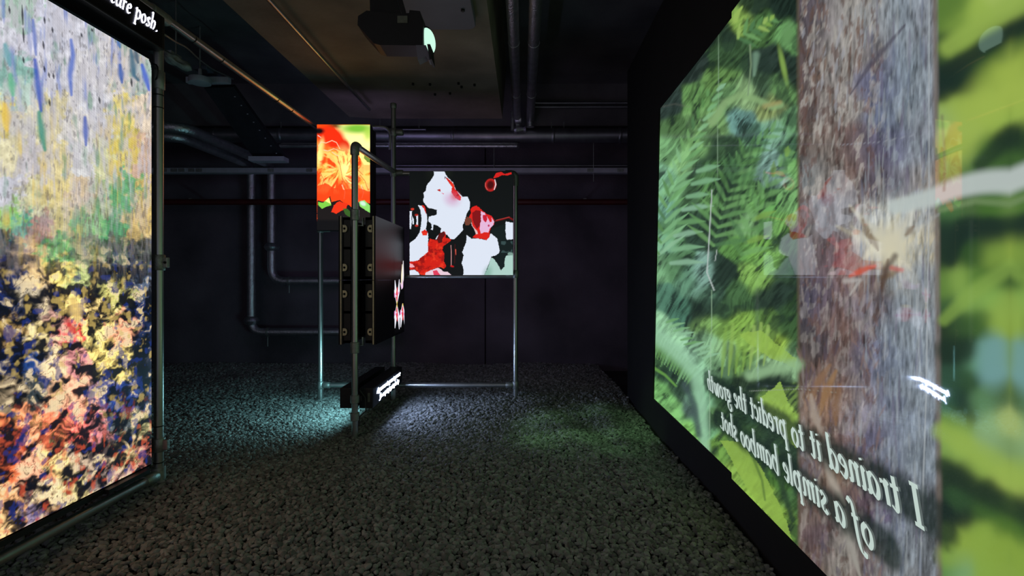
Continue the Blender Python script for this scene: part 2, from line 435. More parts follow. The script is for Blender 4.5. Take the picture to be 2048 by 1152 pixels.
# ------------------------------------------------------------------ gravel
def gh(x, y):
    b = 0.035 * (mnoise.noise(Vector((x * .8, y * .8, 3))) ) + 0.015 * mnoise.noise(Vector((x * 2.3, y * 2.3, 7)))
    b += 0.10 * math.exp(-((x + 2.05) ** 2 + (y - 3.0) ** 2) / .5)
    b += 0.045 * math.exp(-((x - .35 - (4.2 - y) * .28) ** 2) / .02) * math.exp(-((y - 3.9) ** 2) / 1.2)
    b += 0.05 * math.exp(-((x - .72) ** 2) / .012) * math.exp(-((y - 4.3) ** 2) / .5)
    b += 0.03 * math.exp(-((x - .1) ** 2) / .15) * math.exp(-((y - 5.3) ** 2) / .1)
    return b
GX0, GX1, GY0, GY1 = -6.3, 1.045, 0.7, 7.59
nx, ny = 180, 170
gx = np.linspace(GX0, GX1, nx); gy = np.linspace(GY0, GY1, ny)
H = np.array([[gh(x, y) for x in gx] for y in gy])
v = [(gx[i], gy[j], H[j, i] - .017) for j in range(ny) for i in range(nx)]
f = [(j * nx + i, j * nx + i + 1, (j + 1) * nx + i + 1, (j + 1) * nx + i) for j in range(ny - 1) for i in range(nx - 1)]
k0 = len(v); ring = [i for i in range(nx)] + [j * nx + nx - 1 for j in range(1, ny)] + [(ny - 1) * nx + i for i in range(nx - 2, -1, -1)] + [j * nx for j in range(ny - 2, 0, -1)]
v += [(v[i][0], v[i][1], -.11) for i in ring]
n = len(ring); f += [(ring[i], k0 + i, k0 + (i + 1) % n, ring[(i + 1) % n]) for i in range(n)]
me = D.meshes.new('gravel_bed'); me.from_pydata(v, [], f); me.update()
bed = link('ground', me, M_bed, None, True); tag(bed, 'uneven bed of small grey gravel covering the room', kind='structure')

stone_meshes = []
for k in range(10):
    bm = bmesh.new(); bmesh.ops.create_icosphere(bm, subdivisions=2, radius=1)
    off = Vector((k * 7.1, 0, 0)); sx, sy, sz = random.uniform(.9, 1.25), random.uniform(.6, .85), random.uniform(.38, .6)
    for q in bm.verts:
        d = 1 + .38 * mnoise.noise(q.co * 1.1 + off)
        q.co = Vector((q.co.x * sx, q.co.y * sy, q.co.z * sz)) * d * .0155
    # chip a few flat faces
    for c in range(3):
        nrm = Vector((random.uniform(-1, 1), random.uniform(-1, 1), random.uniform(-.4, 1))).normalized(); lim = .0075
        for q in bm.verts:
            dd = q.co.dot(nrm)
            if dd > lim: q.co -= nrm * (dd - lim)
    me = D.meshes.new('stone'); bm.to_mesh(me); bm.free(); me.materials.append(M_stone)
    stone_meshes.append(me)

def scatter(x0, x1, y0, y1, cell, scl):
    X, Y = np.meshgrid(np.arange(x0, x1, cell), np.arange(y0, y1, cell))
    X = X.ravel() + rng.uniform(-.5, .5, X.size) * cell; Y = Y.ravel() + rng.uniform(-.5, .5, Y.size) * cell
    ok = (X > GX0) & (X < GX1 - .01) & (Y < GY1 - .01)
    X, Y = X[ok], Y[ok]
    fi = np.clip((X - GX0) / (GX1 - GX0) * (nx - 1), 0, nx - 1.001); fj = np.clip((Y - GY0) / (GY1 - GY0) * (ny - 1), 0, ny - 1.001)
    i, j = fi.astype(int), fj.astype(int); a, b = fi - i, fj - j
    Z = (H[j, i] * (1 - a) + H[j, i + 1] * a) * (1 - b) + (H[j + 1, i] * (1 - a) + H[j + 1, i + 1] * a) * b
    Z = Z + rng.uniform(-.006, .006, len(X))
    return np.stack([X, Y, Z], 1), np.full(len(X), scl) * rng.uniform(.65, 1.25, len(X))
P1, S1 = scatter(-4.4, GX1, GY0, 4.6, 0.0205, 1.22)
P2, S2 = scatter(GX0, -4.4, GY0, 4.6, 0.04, 1.9)
P3, S3 = scatter(GX0, GX1, 4.6, GY1, 0.026, 1.45)
PP = np.concatenate([P1, P2, P3]); SS = np.concatenate([S1, S2, S3])
RR = np.stack([rng.uniform(-.7, .7, len(PP)), rng.uniform(-.7, .7, len(PP)), rng.uniform(0, 2 * PI, len(PP))], 1)
pxs = VX + PP[:, 0] / PP[:, 1] * F; pys = VY + (HC - PP[:, 2]) / PP[:, 1] * F
inview = np.nonzero((pxs > 30) & (pxs < 1600) & (pys < 1148) & (pys > 900))[0]
near = inview[np.argsort(-(SS[inview] / PP[inview, 1] * (1 + 3 * (pys[inview] > 1060))))][:300]
stones = []
for c, i in enumerate(near):
    o = D.objects.new('stone', stone_meshes[c % 10]); COL.objects.link(o)
    o.parent = bed; o.location = PP[i]; o.rotation_euler = RR[i]; o.scale = (SS[i],) * 3
    stones.append(o)
keep = np.ones(len(PP), bool); keep[near] = False
PP, SS, RR = PP[keep], SS[keep], RR[keep]
me = D.meshes.new('gravel'); me.vertices.add(len(PP)); me.vertices.foreach_set('co', PP.astype(np.float32).ravel())
me.attributes.new('rot', 'FLOAT_VECTOR', 'POINT').data.foreach_set('vector', RR.astype(np.float32).ravel())
me.attributes.new('size', 'FLOAT', 'POINT').data.foreach_set('value', SS.astype(np.float32))
me.attributes.new('pick', 'INT', 'POINT').data.foreach_set('value', rng.integers(0, 10, len(PP)).astype(np.int32))
me.update()
gravel = link('gravel', me, M_stone, bed); gravel['kind'] = 'stuff'
ng = D.node_groups.new('scatter_stones', 'GeometryNodeTree')
ng.interface.new_socket('Geometry', in_out='INPUT', socket_type='NodeSocketGeometry')
ng.interface.new_socket('Geometry', in_out='OUTPUT', socket_type='NodeSocketGeometry')
gi = ng.nodes.new('NodeGroupInput'); go = ng.nodes.new('NodeGroupOutput')
g2i = ng.nodes.new('GeometryNodeGeometryToInstance')
for k in range(10):
    oi = ng.nodes.new('GeometryNodeObjectInfo'); oi.inputs['Object'].default_value = stones[k]; oi.transform_space = 'ORIGINAL'
    ng.links.new(oi.outputs['Geometry'], g2i.inputs[0])
def named(nm, typ):
    a = ng.nodes.new('GeometryNodeInputNamedAttribute'); a.data_type = typ; a.inputs['Name'].default_value = nm; return a.outputs[0]
m2p = ng.nodes.new('GeometryNodeMeshToPoints'); iop = ng.nodes.new('GeometryNodeInstanceOnPoints')
ng.links.new(gi.outputs[0], m2p.inputs['Mesh']); ng.links.new(m2p.outputs[0], iop.inputs['Points'])
ng.links.new(g2i.outputs[0], iop.inputs['Instance']); iop.inputs['Pick Instance'].default_value = True
ng.links.new(named('pick', 'INT'), iop.inputs['Instance Index'])
ng.links.new(named('size', 'FLOAT'), iop.inputs['Scale'])
ng.links.new(named('rot', 'FLOAT_VECTOR'), iop.inputs['Rotation'])
ng.links.new(iop.outputs[0], go.inputs[0])
md = gravel.modifiers.new('scatter', 'NODES'); md.node_group = ng

# ------------------------------------------------------------------ big projection on the right: foliage behind a tree trunk
scr = thing('projection_screen', 'wall-sized rear projection of green foliage and a tree trunk with mirrored lettering', 'screen', (XP, 2.5, zb))
def film_x(Y):     # the film sags a little towards the near end
    return np.interp(Y, FY, FX)
FY = np.linspace(-2.0, 4.6, 1321)
_th = np.radians(np.interp(FY, [-2, .9, 1.0, 1.22, 1.26, 1.31, 1.34, 1.38, 1.46, 1.60, 1.75, 2.1, 3.2, 4.6], [0, 0, .2, .5, .9, 1.7, 2.4, 2.8, 2.2, 1.3, 1.05, 1.3, .5, 0]))
FX = XP + 0.012 - (np.cumsum(_th[::-1])[::-1] * (FY[1] - FY[0]))
nu = 470
t = np.linspace(0, 1, 380)
pxc = 1300 + t * 770                                 # columns follow the eye: fine far away, coarser close by
Yc = XP * F / (pxc - VX); Yc = np.concatenate([Yc, np.linspace(Yc[-1], y_near + .3, 91)[1:]]); nu = len(Yc)
nv = 520
zc = np.linspace(zb - .03, zt + .03, nv)
YY, ZZ = np.meshgrid(Yc, zc)
Yv = np.where(YY < 1.12, 2.24 - YY, YY)              # past the frame the picture goes on as its own mirror image
U = VX + film_x(Yv) * F / Yv; V = VY + (HC - ZZ) / Yv * F
p = Paint(U, V, (60, 100, 55))
G = lambda *c: c
leafA = [
 (1330, 210, (44, 62, 56)), (1380, 130, (42, 58, 52)), (1440, 60, (38, 60, 42)), (1500, 10, (40, 62, 40)), (1575, 20, (26, 44, 36)),
 (1475, 32, (128, 170, 60)), (1530, 60, (66, 108, 52)), (1550, 120, (36, 54, 46)), (1575, 70, (92, 150, 80)), (1580, 150, (34, 52, 44)),
 (1450, 110, (52, 84, 50)), (1440, 160, (88, 132, 62)), (1400, 200, (90, 140, 70)), (1405, 240, (112, 165, 90)), (1350, 260, (70, 108, 60)),
 (1340, 300, (104, 160, 100)), (1370, 320, (124, 182, 110)), (1320, 360, (112, 172, 130)), (1350, 380, (110, 170, 110)), (1322, 420, (104, 165, 135)),
 (1400, 290, (108, 162, 90)), (1430, 250, (104, 150, 84)), (1425, 300, (40, 64, 46)), (1400, 340, (36, 56, 48)), (1385, 400, (60, 96, 62)),
 (1420, 400, (86, 140, 74)), (1415, 350, (84, 140, 74)), (1385, 450, (42, 68, 52)), (1340, 460, (92, 150, 96)), (1320, 480, (110, 170, 130)),
 (1460, 190, (96, 146, 88)), (1490, 195, (130, 170, 110)), (1540, 215, (128, 150, 84)), (1520, 180, (56, 84, 60)), (1560, 180, (84, 130, 70)),
 (1485, 240, (98, 150, 140)), (1510, 270, (96, 150, 124)), (1550, 260, (110, 160, 130)), (1580, 250, (88, 140, 90)), (1450, 300, (56, 90, 56)),
 (1470, 330, (70, 120, 66)), (1500, 310, (92, 150, 84)), (1540, 330, (120, 164, 150)), (1555, 350, (128, 168, 158)), (1580, 340, (100, 160, 80)),
 (1450, 380, (38, 60, 46)), (1480, 390, (80, 134, 70)), (1510, 400, (96, 156, 76)), (1540, 400, (92, 160, 74)), (1575, 400, (110, 170, 96)),
 (1440, 450, (44, 70, 52)), (1465, 430, (54, 84, 56)), (1495, 450, (110, 160, 100)), (1530, 450, (70, 120, 60)), (1560, 450, (104, 164, 70)),
 (1580, 480, (52, 84, 52)), (1490, 490, (84, 140, 60)), (1520, 500, (104, 164, 60)), (1540, 520, (110, 168, 70)), (1570, 540, (44, 70, 48)),
 (1320, 540, (104, 160, 110)), (1350, 540, (76, 124, 80)), (1335, 600, (70, 120, 96)), (1360, 620, (62, 112, 90)), (1380, 560, (84, 134, 104)),
 (1405, 560, (120, 166, 150)), (1420, 590, (70, 110, 86)), (1400, 620, (36, 58, 46)), (1440, 560, (36, 58, 46)), (1450, 620, (52, 86, 52)),
 (1480, 590, (60, 100, 56)), (1510, 560, (118, 170, 66)), (1530, 590, (40, 62, 48)), (1560, 600, (36, 56, 46)), (1580, 620, (50, 84, 46)),
 (1320, 660, (140, 200, 150)), (1345, 690, (146, 206, 156)), (1380, 700, (144, 200, 160)), (1410, 690, (126, 180, 130)), (1415, 650, (112, 160, 76)),
 (1400, 740, (136, 196, 150)), (1400, 800, (120, 184, 136)), (1410, 850, (104, 168, 116)), (1320, 720, (60, 100, 60)), (1340, 745, (44, 74, 56)),
 (1365, 770, (50, 80, 60)), (1385, 820, (64, 84, 84)), (1320, 790, (112, 186, 96)), (1350, 830, (118, 190, 100)), (1380, 870, (116, 186, 80)),
 (1450, 660, (112, 160, 60)), (1480, 650, (120, 168, 50)), (1500, 680, (132, 180, 60)), (1530, 670, (128, 178, 50)), (1560, 690, (140, 180, 40)),
 (1580, 660, (50, 84, 44)), (1540, 640, (80, 120, 50)), (1450, 700, (130, 180, 120)), (1440, 730, (110, 160, 110)), (1480, 720, (116, 170, 70)),
 (1510, 740, (118, 164, 110)), (1550, 735, (140, 186, 130)), (1580, 720, (136, 184, 130)), (1500, 775, (44, 66, 46)), (1545, 765, (34, 52, 42)),
 (1530, 800, (110, 154, 60)), (1560, 800, (140, 184, 60)), (1575, 840, (140, 184, 50)), (1440, 780, (50, 84, 50)), (1470, 800, (44, 70, 46)),
 (1500, 840, (36, 62, 44)), (1540, 870, (44, 72, 48)), (1430, 840, (70, 110, 60)), (1440, 900, (100, 150, 50)), (1470, 900, (70, 104, 50)),
 (1480, 940, (128, 172, 50)), (1520, 980, (134, 178, 40)), (1550, 1020, (130, 174, 40)), (1500, 870, (60, 96, 50)), (1530, 920, (58, 96, 44)),
 (1560, 950, (70, 120, 40)), (1575, 1000, (60, 100, 50)), (1585, 930, (38, 60, 44)), (1560, 1060, (80, 120, 40)), (1540, 1100, (120, 160, 40)), (1560, 1180, (60, 100, 40)),
 (1440, -60, (40, 62, 44)), (1540, -60, (70, 120, 50)), (1590, 300, (60, 100, 70)), (1592, 700, (70, 110, 70)),
]
leafC = [
 (1900, 20, (84, 124, 34)), (1925, 50, (120, 156, 40)), (1960, 40, (150, 184, 50)), (2010, 10, (160, 190, 70)), (2048, 0, (150, 180, 80)),
 (1905, 95, (60, 90, 40)), (1930, 80, (110, 144, 40)), (1980, 75, (30, 52, 40)), (2030, 40, (30, 50, 40)), (1930, 130, (28, 50, 42)),
 (1960, 120, (44, 76, 40)), (2000, 110, (50, 84, 36)), (2040, 90, (80, 104, 24)), (1900, 160, (26, 48, 40)), (1940, 170, (34, 58, 40)),
 (1975, 160, (100, 130, 34)), (2010, 150, (150, 178, 34)), (2048, 130, (156, 176, 24)), (1930, 220, (150, 180, 50)), (1970, 200, (160, 190, 56)),
 (2020, 190, (166, 190, 50)), (1915, 250, (144, 176, 90)), (1940, 260, (150, 184, 80)), (1990, 240, (150, 184, 50)), (2040, 210, (110, 150, 34)),
 (1900, 300, (100, 140, 60)), (1930, 300, (120, 150, 60)), (1970, 290, (70, 110, 40)), (2010, 280, (34, 58, 38)), (2048, 270, (28, 50, 36)),
 (1960, 330, (70, 110, 50)), (2010, 320, (60, 100, 40)), (2045, 320, (34, 56, 36)), (1900, 420, (70, 120, 60)), (1930, 410, (70, 104, 50)),
 (1980, 405, (64, 110, 34)), (2030, 410, (90, 130, 50)), (1895, 460, (30, 54, 42)), (1930, 460, (28, 50, 44)), (1980, 470, (34, 56, 42)),
 (2040, 460, (44, 70, 40)), (1900, 520, (30, 54, 40)), (1950, 510, (46, 84, 36)), (1990, 510, (120, 156, 40)), (2040, 500, (140, 170, 40)),
 (1890, 570, (90, 130, 44)), (1920, 560, (130, 170, 56)), (1960, 560, (80, 124, 36)), (2000, 560, (60, 96, 36)), (2048, 570, (40, 70, 40)),
 (1900, 620, (56, 92, 50)), (1940, 600, (120, 164, 60)), (1980, 590, (128, 176, 60)), (2010, 610, (134, 170, 50)), (2048, 600, (110, 140, 30)),
 (1890, 660, (40, 60, 40)), (1925, 660, (52, 86, 44)), (1960, 650, (60, 100, 40)), (2000, 640, (140, 176, 50)), (2040, 650, (120, 150, 30)),
 (1885, 700, (32, 54, 42)), (1930, 700, (34, 60, 42)), (1960, 720, (90, 150, 110)), (1985, 715, (106, 158, 152)), (1990, 740, (104, 156, 160)),
 (2025, 720, (120, 160, 60)), (2048, 720, (40, 60, 34)), (1900, 760, (44, 80, 60)), (1940, 760, (44, 80, 46)), (1990, 790, (84, 130, 84)),
 (2010, 790, (54, 80, 44)), (2040, 780, (120, 156, 70)), (1890, 800, (50, 100, 70)), (1920, 800, (30, 52, 48)), (1930, 830, (34, 60, 46)),
 (1960, 810, (84, 134, 84)), (1890, 850, (110, 150, 54)), (1920, 860, (130, 170, 60)), (1970, 850, (130, 170, 104)), (2020, 840, (156, 180, 90)),
 (2048, 830, (160, 180, 96)), (1880, 900, (120, 160, 60)), (1920, 900, (140, 178, 60)), (1980, 880, (130, 170, 110)), (2010, 900, (120, 156, 90)),
 (1960, 930, (140, 176, 54)), (2010, 950, (156, 184, 60)), (2048, 990, (140, 170, 50)), (2048, 930, (60, 90, 60)), (1890, 940, (34, 56, 40)),
 (1930, 950, (34, 56, 38)), (1980, 980, (40, 62, 36)), (2030, 1010, (56, 92, 36)), (1880, 1020, (28, 46, 40)), (1920, 1000, (44, 80, 44)),
 (1930, 1040, (30, 44, 40)), (1970, 1020, (56, 96, 36)), (2010, 1050, (70, 110, 30)), (2048, 1060, (80, 120, 30)), (1890, 1080, (100, 140, 50)),
 (1920, 1080, (136, 168, 36)), (1960, 1070, (130, 168, 40)), (2010, 1100, (120, 156, 24)), (2048, 1120, (70, 120, 40)), (1890, 1130, (90, 140, 60)),
 (1920, 1130, (116, 164, 100)), (1970, 1130, (130, 168, 40)), (2020, 1150, (130, 164, 40)), (1980, 1250, (80, 120, 40)), (2100, 1200, (60, 100, 40)),
 (1920, -60, (100, 140, 40)), (2060, -80, (120, 150, 60)),
]
trunkB = [
 (1600, 50, (60, 54, 54)), (1600, 300, (70, 58, 56)), (1600, 500, (96, 84, 78)), (1600, 700, (104, 84, 66)), (1600, 1000, (100, 84, 74)), (1600, 1120, (96, 76, 60)),
 (1615, 30, (84, 74, 88)), (1640, 40, (110, 104, 106)), (1680, 30, (140, 136, 134)), (1720, 30, (150, 148, 144)), (1760, 40, (140, 146, 152)), (1800, 40, (124, 138, 150)), (1850, 40, (134, 140, 150)),
 (1620, 120, (84, 70, 72)), (1660, 120, (140, 136, 134)), (1700, 110, (148, 144, 138)), (1740, 100, (112, 106, 108)), (1770, 130, (96, 100, 124)), (1810, 130, (124, 140, 152)), (1855, 130, (126, 136, 146)),
 (1620, 210, (92, 78, 78)), (1660, 200, (138, 130, 126)), (1690, 200, (150, 146, 138)), (1730, 180, (90, 92, 120)), (1770, 220, (100, 110, 136)), (1810, 220, (120, 134, 146)), (1855, 240, (124, 130, 140)),
 (1620, 280, (112, 96, 86)), (1650, 300, (144, 136, 128)), (1690, 290, (104, 76, 68)), (1720, 300, (104, 98, 104)), (1750, 300, (86, 80, 104)), (1790, 290, (96, 100, 126)), (1840, 300, (126, 134, 142)),
 (1620, 350, (110, 116, 118)), (1660, 350, (150, 146, 140)), (1690, 350, (120, 84, 66)), (1720, 370, (110, 104, 104)), (1755, 360, (80, 70, 92)), (1800, 360, (120, 122, 134)), (1850, 360, (136, 130, 124)),
 (1620, 430, (110, 108, 110)), (1660, 430, (120, 118, 124)), (1700, 430, (140, 136, 136)), (1760, 440, (190, 192, 180)), (1800, 430, (180, 186, 182)), (1850, 430, (176, 174, 164)),
 (1620, 500, (104, 94, 96)), (1660, 520, (96, 80, 88)), (1700, 510, (120, 100, 104)), (1750, 490, (196, 190, 160)), (1790, 490, (206, 200, 170)), (1840, 480, (186, 178, 150)),
 (1610, 590, (80, 74, 84)), (1640, 600, (74, 76, 100)), (1670, 590, (112, 92, 96)), (1700, 560, (136, 110, 104)), (1730, 560, (140, 120, 110)), (1760, 560, (90, 70, 60)), (1790, 560, (150, 154, 150)), (1840, 580, (136, 144, 148)),
 (1610, 680, (64, 66, 76)), (1635, 690, (66, 66, 80)), (1665, 640, (120, 96, 92)), (1690, 660, (112, 88, 80)), (1720, 620, (136, 134, 140)), (1745, 620, (96, 84, 104)), (1780, 640, (120, 132, 144)), (1830, 660, (132, 144, 154)),
 (1605, 760, (84, 72, 64)), (1630, 760, (96, 76, 64)), (1670, 720, (110, 86, 74)), (1700, 740, (126, 118, 124)), (1735, 720, (100, 98, 124)), (1780, 730, (112, 124, 142)), (1840, 760, (124, 136, 146)),
 (1650, 800, (146, 108, 70)), (1670, 780, (140, 100, 70)), (1620, 840, (120, 104, 96)), (1700, 800, (126, 120, 122)), (1730, 830, (124, 118, 130)), (1780, 820, (110, 120, 140)), (1840, 850, (118, 130, 142)),
 (1650, 860, (124, 90, 66)), (1690, 870, (120, 112, 118)), (1740, 880, (90, 86, 116)), (1780, 900, (120, 130, 144)), (1840, 920, (110, 122, 134)),
 (1620, 930, (92, 90, 104)), (1650, 940, (140, 112, 84)), (1690, 950, (130, 104, 84)), (1750, 960, (84, 74, 96)), (1800, 980, (106, 112, 126)), (1850, 1010, (98, 104, 112)),
 (1620, 1010, (100, 84, 78)), (1660, 1000, (110, 94, 92)), (1720, 1010, (96, 78, 86)), (1760, 1050, (92, 84, 112)), (1800, 1080, (110, 118, 130)), (1850, 1100, (100, 106, 112)),
 (1640, 1080, (96, 78, 84)), (1690, 1100, (136, 130, 122)), (1740, 1110, (120, 104, 100)), (1790, 1130, (124, 128, 132)), (1840, 1200, (100, 104, 110)), (1700, -80, (130, 126, 124)), (1820, -80, (124, 134, 144)),
]
print('paint right')
cA = p.cps(leafA, 9, 11.0, 1, 30); cC = p.cps(leafC, 7, 17.0, 2, 60); cB = p.cps(trunkB, 9, 23.0, 3, 40)
b1 = fbm(p.U / 13 + p.V / 60, p.V / 26, 31, 4); b2 = fbm(p.U / 9, p.V / 20 + 70, 33, 4)
lf = 1 - sm(1745, 1800, p.U + (fbm(p.U / 40, p.V / 60, 35, 2) - .5) * 60)
cB = cB + (lin((166, 160, 152)) - cB) * (sm(.54, .66, b1) * .55 * lf * (1 - sm(380, 620, p.V) * .5))[:, None]
cB = cB + (lin((96, 70, 62)) - cB) * (sm(.56, .68, b2) * .6 * lf)[:, None]
cB = cB + (lin((138, 150, 160)) - cB) * (sm(.48, .62, b1) * .5 * (1 - lf))[:, None]
# bark: brushed, streaky light and shade of the filmed trunk
st = fbm(p.U / 7.0, p.V / 30.0, 11, 4) - .5 + .6 * (fbm(p.U / 3.2, p.V / 26.0, 12, 3) - .5)
cB = np.clip(cB * (1 + 1.5 * st)[:, None], 0.004, 1)
wv = (fbm(p.U / 70, p.V / 70, 24, 2) - .5) * 34
ru = p.U * .80 + p.V * .60 + wv; rv = -p.U * .60 + p.V * .80 + wv * .5
fine = fbm(ru / 5.5, rv / 34.0, 21, 4); fin2 = fbm(p.U / 16, p.V / 22, 22, 3)
cA = np.clip(cA * (.62 + .66 * sm(.34, .66, fine) + .5 * (fin2 - .4))[:, None], 0.004, 1)
gaps = sm(.40, .30, fine * .6 + fin2 * .4)
cA = cA + (lin((28, 46, 40)) - cA) * (gaps * .7)[:, None]
dk = sm(.53, .66, fbm(p.U / 34, p.V / 44, 27, 4)) * sm(0, 60, p.U - 1330)
cA = cA + (lin((34, 54, 44)) - cA) * (dk * .6)[:, None]
xl = 1594 + 3 * (fbm(p.V / 120, p.V * 0, 5, 2) - .5); xr = 1876 + (p.V - 500) * .006
tm = sm(0, 6, p.U - xl); cm = sm(-7, 7, p.U - xr)
p.C = cA * (1 - tm)[:, None] + cB * tm[:, None]
p.C = p.C * (1 - cm)[:, None] + cC * cm[:, None]
p.stroke([(1868, -200), (1874, 500), (1880, 1300)], 5, 6, (112, 98, 88), 1.0, .75)
p.stroke([(1596, -200), (1597, 600), (1598, 1300)], 3, 3, (96, 84, 66), 1.0, .6)
rs = random.Random(5)
def frond(axis, n, L, ang0, ang1, w, cols, side=(1, -1), taper=True, a=.85):
    ax = [Vector(q) for q in axis]; tot = sum((ax[i + 1] - ax[i]).length for i in range(len(ax) - 1))
    for k in range(n):
        d = tot * (k + .5) / n; i = 0
        while i < len(ax) - 2 and d > (ax[i + 1] - ax[i]).length: d -= (ax[i + 1] - ax[i]).length; i += 1
        dr = (ax[i + 1] - ax[i]).normalized(); q = ax[i] + dr * d; t_ = k / n
        for s_ in side:
            l = L * (1 - .75 * t_ if taper else 1) * rs.uniform(.8, 1.15); an = math.radians(ang0 + (ang1 - ang0) * t_) * s_
            e = Vector((dr.x * math.cos(an) - dr.y * math.sin(an), dr.x * math.sin(an) + dr.y * math.cos(an)))
            m_ = q + e * l * .5 + Vector((0, l * .06)); c = rs.choice(cols)
            p.stroke([tuple(q), tuple(m_), tuple(q + e * l + Vector((0, l * .18)))], w * .6, .6, c, .6, a, mid=w)
pal_pale = [(128, 190, 130), (118, 182, 120), (138, 196, 150), (104, 168, 96)]
pal_mid = [(96, 156, 84), (84, 140, 70), (108, 168, 92), (74, 126, 74)]
pal_yel = [(140, 186, 66), (124, 172, 56), (150, 190, 80)]
frond([(1316, 520), (1340, 400), (1380, 300), (1440, 170)], 17, 74, 34, 18, 4.5, pal_pale, (1,))
frond([(1316, 520), (1335, 400), (1368, 300), (1420, 180)], 15, 60, 44, 20, 4.0, pal_mid + pal_pale[:1], (-1,))
frond([(1340, 540), (1350, 470), (1372, 400), (1400, 330)], 8, 60, 70, 40, 6, [(120, 180, 130), (134, 186, 150), (100, 160, 96)], (1,), False)
frond([(1425, 500), (1450, 400), (1490, 310), (1550, 255)], 15, 84, 58, 26, 5, pal_mid, (1, -1), True, .7)
frond([(1480, 520), (1510, 430), (1540, 360), (1580, 300)], 10, 70, 48, 24, 6, pal_mid + pal_yel[1:2], (1, -1), True, .65)
for k in range(8):   # dark gaps between the leaflets
    x = 1445 + k * 13; y0 = 330 + 8 * math.sin(k * 2.1)
    p.stroke([(x + 24, y0 - 46), (x + 8, y0 + 10), (x - 8, y0 + 80)], 1.5, 1.5, (38, 64, 48), 1.0, .4, mid=5)
p.stroke([(1424, 245), (1450, 206), (1482, 190), (1515, 200), (1545, 214), (1562, 210)], 8, 6, (134, 176, 110), .7, .85)
p.stroke([(1530, 212), (1560, 205)], 5, 4, (166, 150, 84), .9, .6)
frond([(1470, 80), (1500, 60), (1548, 36)], 6, 40, 50, 30, 4.5, pal_yel + pal_mid, (1, -1))
p.blob(1575, 68, 12, 26, (96, 152, 84), 8, .6); p.blob(1566, 130, 5, 34, (124, 164, 60), -12, .7)
p.stroke([(1500, 90), (1502, 130), (1496, 190)], 2, 1.5, (120, 150, 110), .8, .8)
p.stroke([(1512, 110), (1508, 150)], 7, 3, (112, 152, 124), .8, .8)
p.stroke([(1470, 40), (1478, 22), (1484, 14)], 6, 2, (150, 190, 70), .6)
frond([(1310, 660), (1350, 700), (1395, 740)], 16, 38, 62, 86, 3.2, [(120, 184, 116), (92, 150, 70), (104, 166, 90)], (1,), False)
frond([(1330, 640), (1370, 690), (1410, 720)], 10, 34, -78, -62, 3.2, pal_pale, (1,), False)
p.stroke([(1306, 665), (1350, 700), (1392, 745), (1402, 800), (1410, 900)], 16, 9, (146, 204, 162), .7, .8)
p.stroke([(1306, 735), (1330, 750), (1352, 772)], 3, 2, (96, 160, 56), .8, .9)
p.stroke([(1370, 770), (1388, 810), (1398, 870)], 7, 6, (62, 82, 84), .8, .8)
for k in range(7):   # bright upright leaves low in the middle
    x = 1446 + k * 14
    p.stroke([(x + 6, 655 - 6 * k % 11), (x + 2, 700), (x - 3, 755 - 4 * k)], 3.2, 1.2, rs.choice(pal_yel), .7, .7, mid=4.6)
p.poly([(1478, 668), (1520, 660), (1592, 718), (1592, 736), (1540, 716), (1500, 690)], (146, 190, 50), .75, 3)
p.stroke([(1500, 752), (1545, 738), (1594, 730)], 9, 12, (142, 188, 134), .8, .85)
p.stroke([(1496, 776), (1540, 764), (1590, 772)], 5, 4, (30, 48, 40), .8, .9)
p.poly([(1518, 796), (1562, 764), (1592, 846), (1592, 896), (1560, 860)], (146, 188, 52), .85, 3)
p.poly([(1440, 880), (1478, 884), (1520, 930), (1560, 1010), (1590, 1090), (1590, 1152), (1560, 1060), (1500, 985)], (142, 184, 44), .8, 3)
p.stroke([(1530, 900), (1560, 960), (1585, 1040)], 7, 5, (40, 66, 44), .8, .85)
p.stroke([(1500, 900), (1524, 960), (1530, 1000)], 3, 2, (60, 96, 40), .8, .6)
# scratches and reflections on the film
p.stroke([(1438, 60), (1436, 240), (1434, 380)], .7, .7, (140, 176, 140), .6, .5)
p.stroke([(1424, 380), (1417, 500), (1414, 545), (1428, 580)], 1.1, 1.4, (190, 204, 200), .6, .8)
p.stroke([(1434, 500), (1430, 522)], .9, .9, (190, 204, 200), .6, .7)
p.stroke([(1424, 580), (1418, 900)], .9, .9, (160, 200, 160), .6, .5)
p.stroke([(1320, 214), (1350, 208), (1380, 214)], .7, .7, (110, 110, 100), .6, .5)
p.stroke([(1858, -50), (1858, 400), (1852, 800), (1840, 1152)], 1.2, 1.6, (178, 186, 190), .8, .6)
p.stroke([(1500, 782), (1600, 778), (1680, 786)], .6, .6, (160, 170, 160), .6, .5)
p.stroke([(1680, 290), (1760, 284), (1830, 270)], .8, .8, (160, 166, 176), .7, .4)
# dark diagonal crevice and tan fibres of the trunk
p.stroke([(1810, 50), (1770, 96), (1740, 130), (1700, 190)], 2, 1, (70, 66, 84), .8, .7, mid=6)
for k in range(150):
    x = rs.uniform(1604, 1760); y = rs.uniform(-60, 300); l = rs.uniform(12, 40)
    if x > 1760 - y * .3: continue
    p.stroke([(x, y), (x + rs.uniform(-4, 4) + l * .12, y - l)], .8, .6, rs.choice([(96, 72, 60), (170, 166, 158), (120, 92, 76), (158, 160, 168)]), .8, .6, mid=rs.uniform(1.5, 4))
for k in range(170):
    x = rs.uniform(1720, 1862); y = rs.uniform(0, 1180); l = rs.uniform(30, 90)
    p.stroke([(x, y), (x + rs.uniform(-3, 3), y - l)], .6, .6, rs.choice([(150, 160, 170), (92, 104, 132), (134, 148, 158), (160, 168, 172), (104, 96, 120)]), .9, .45, mid=rs.uniform(1.5, 4))
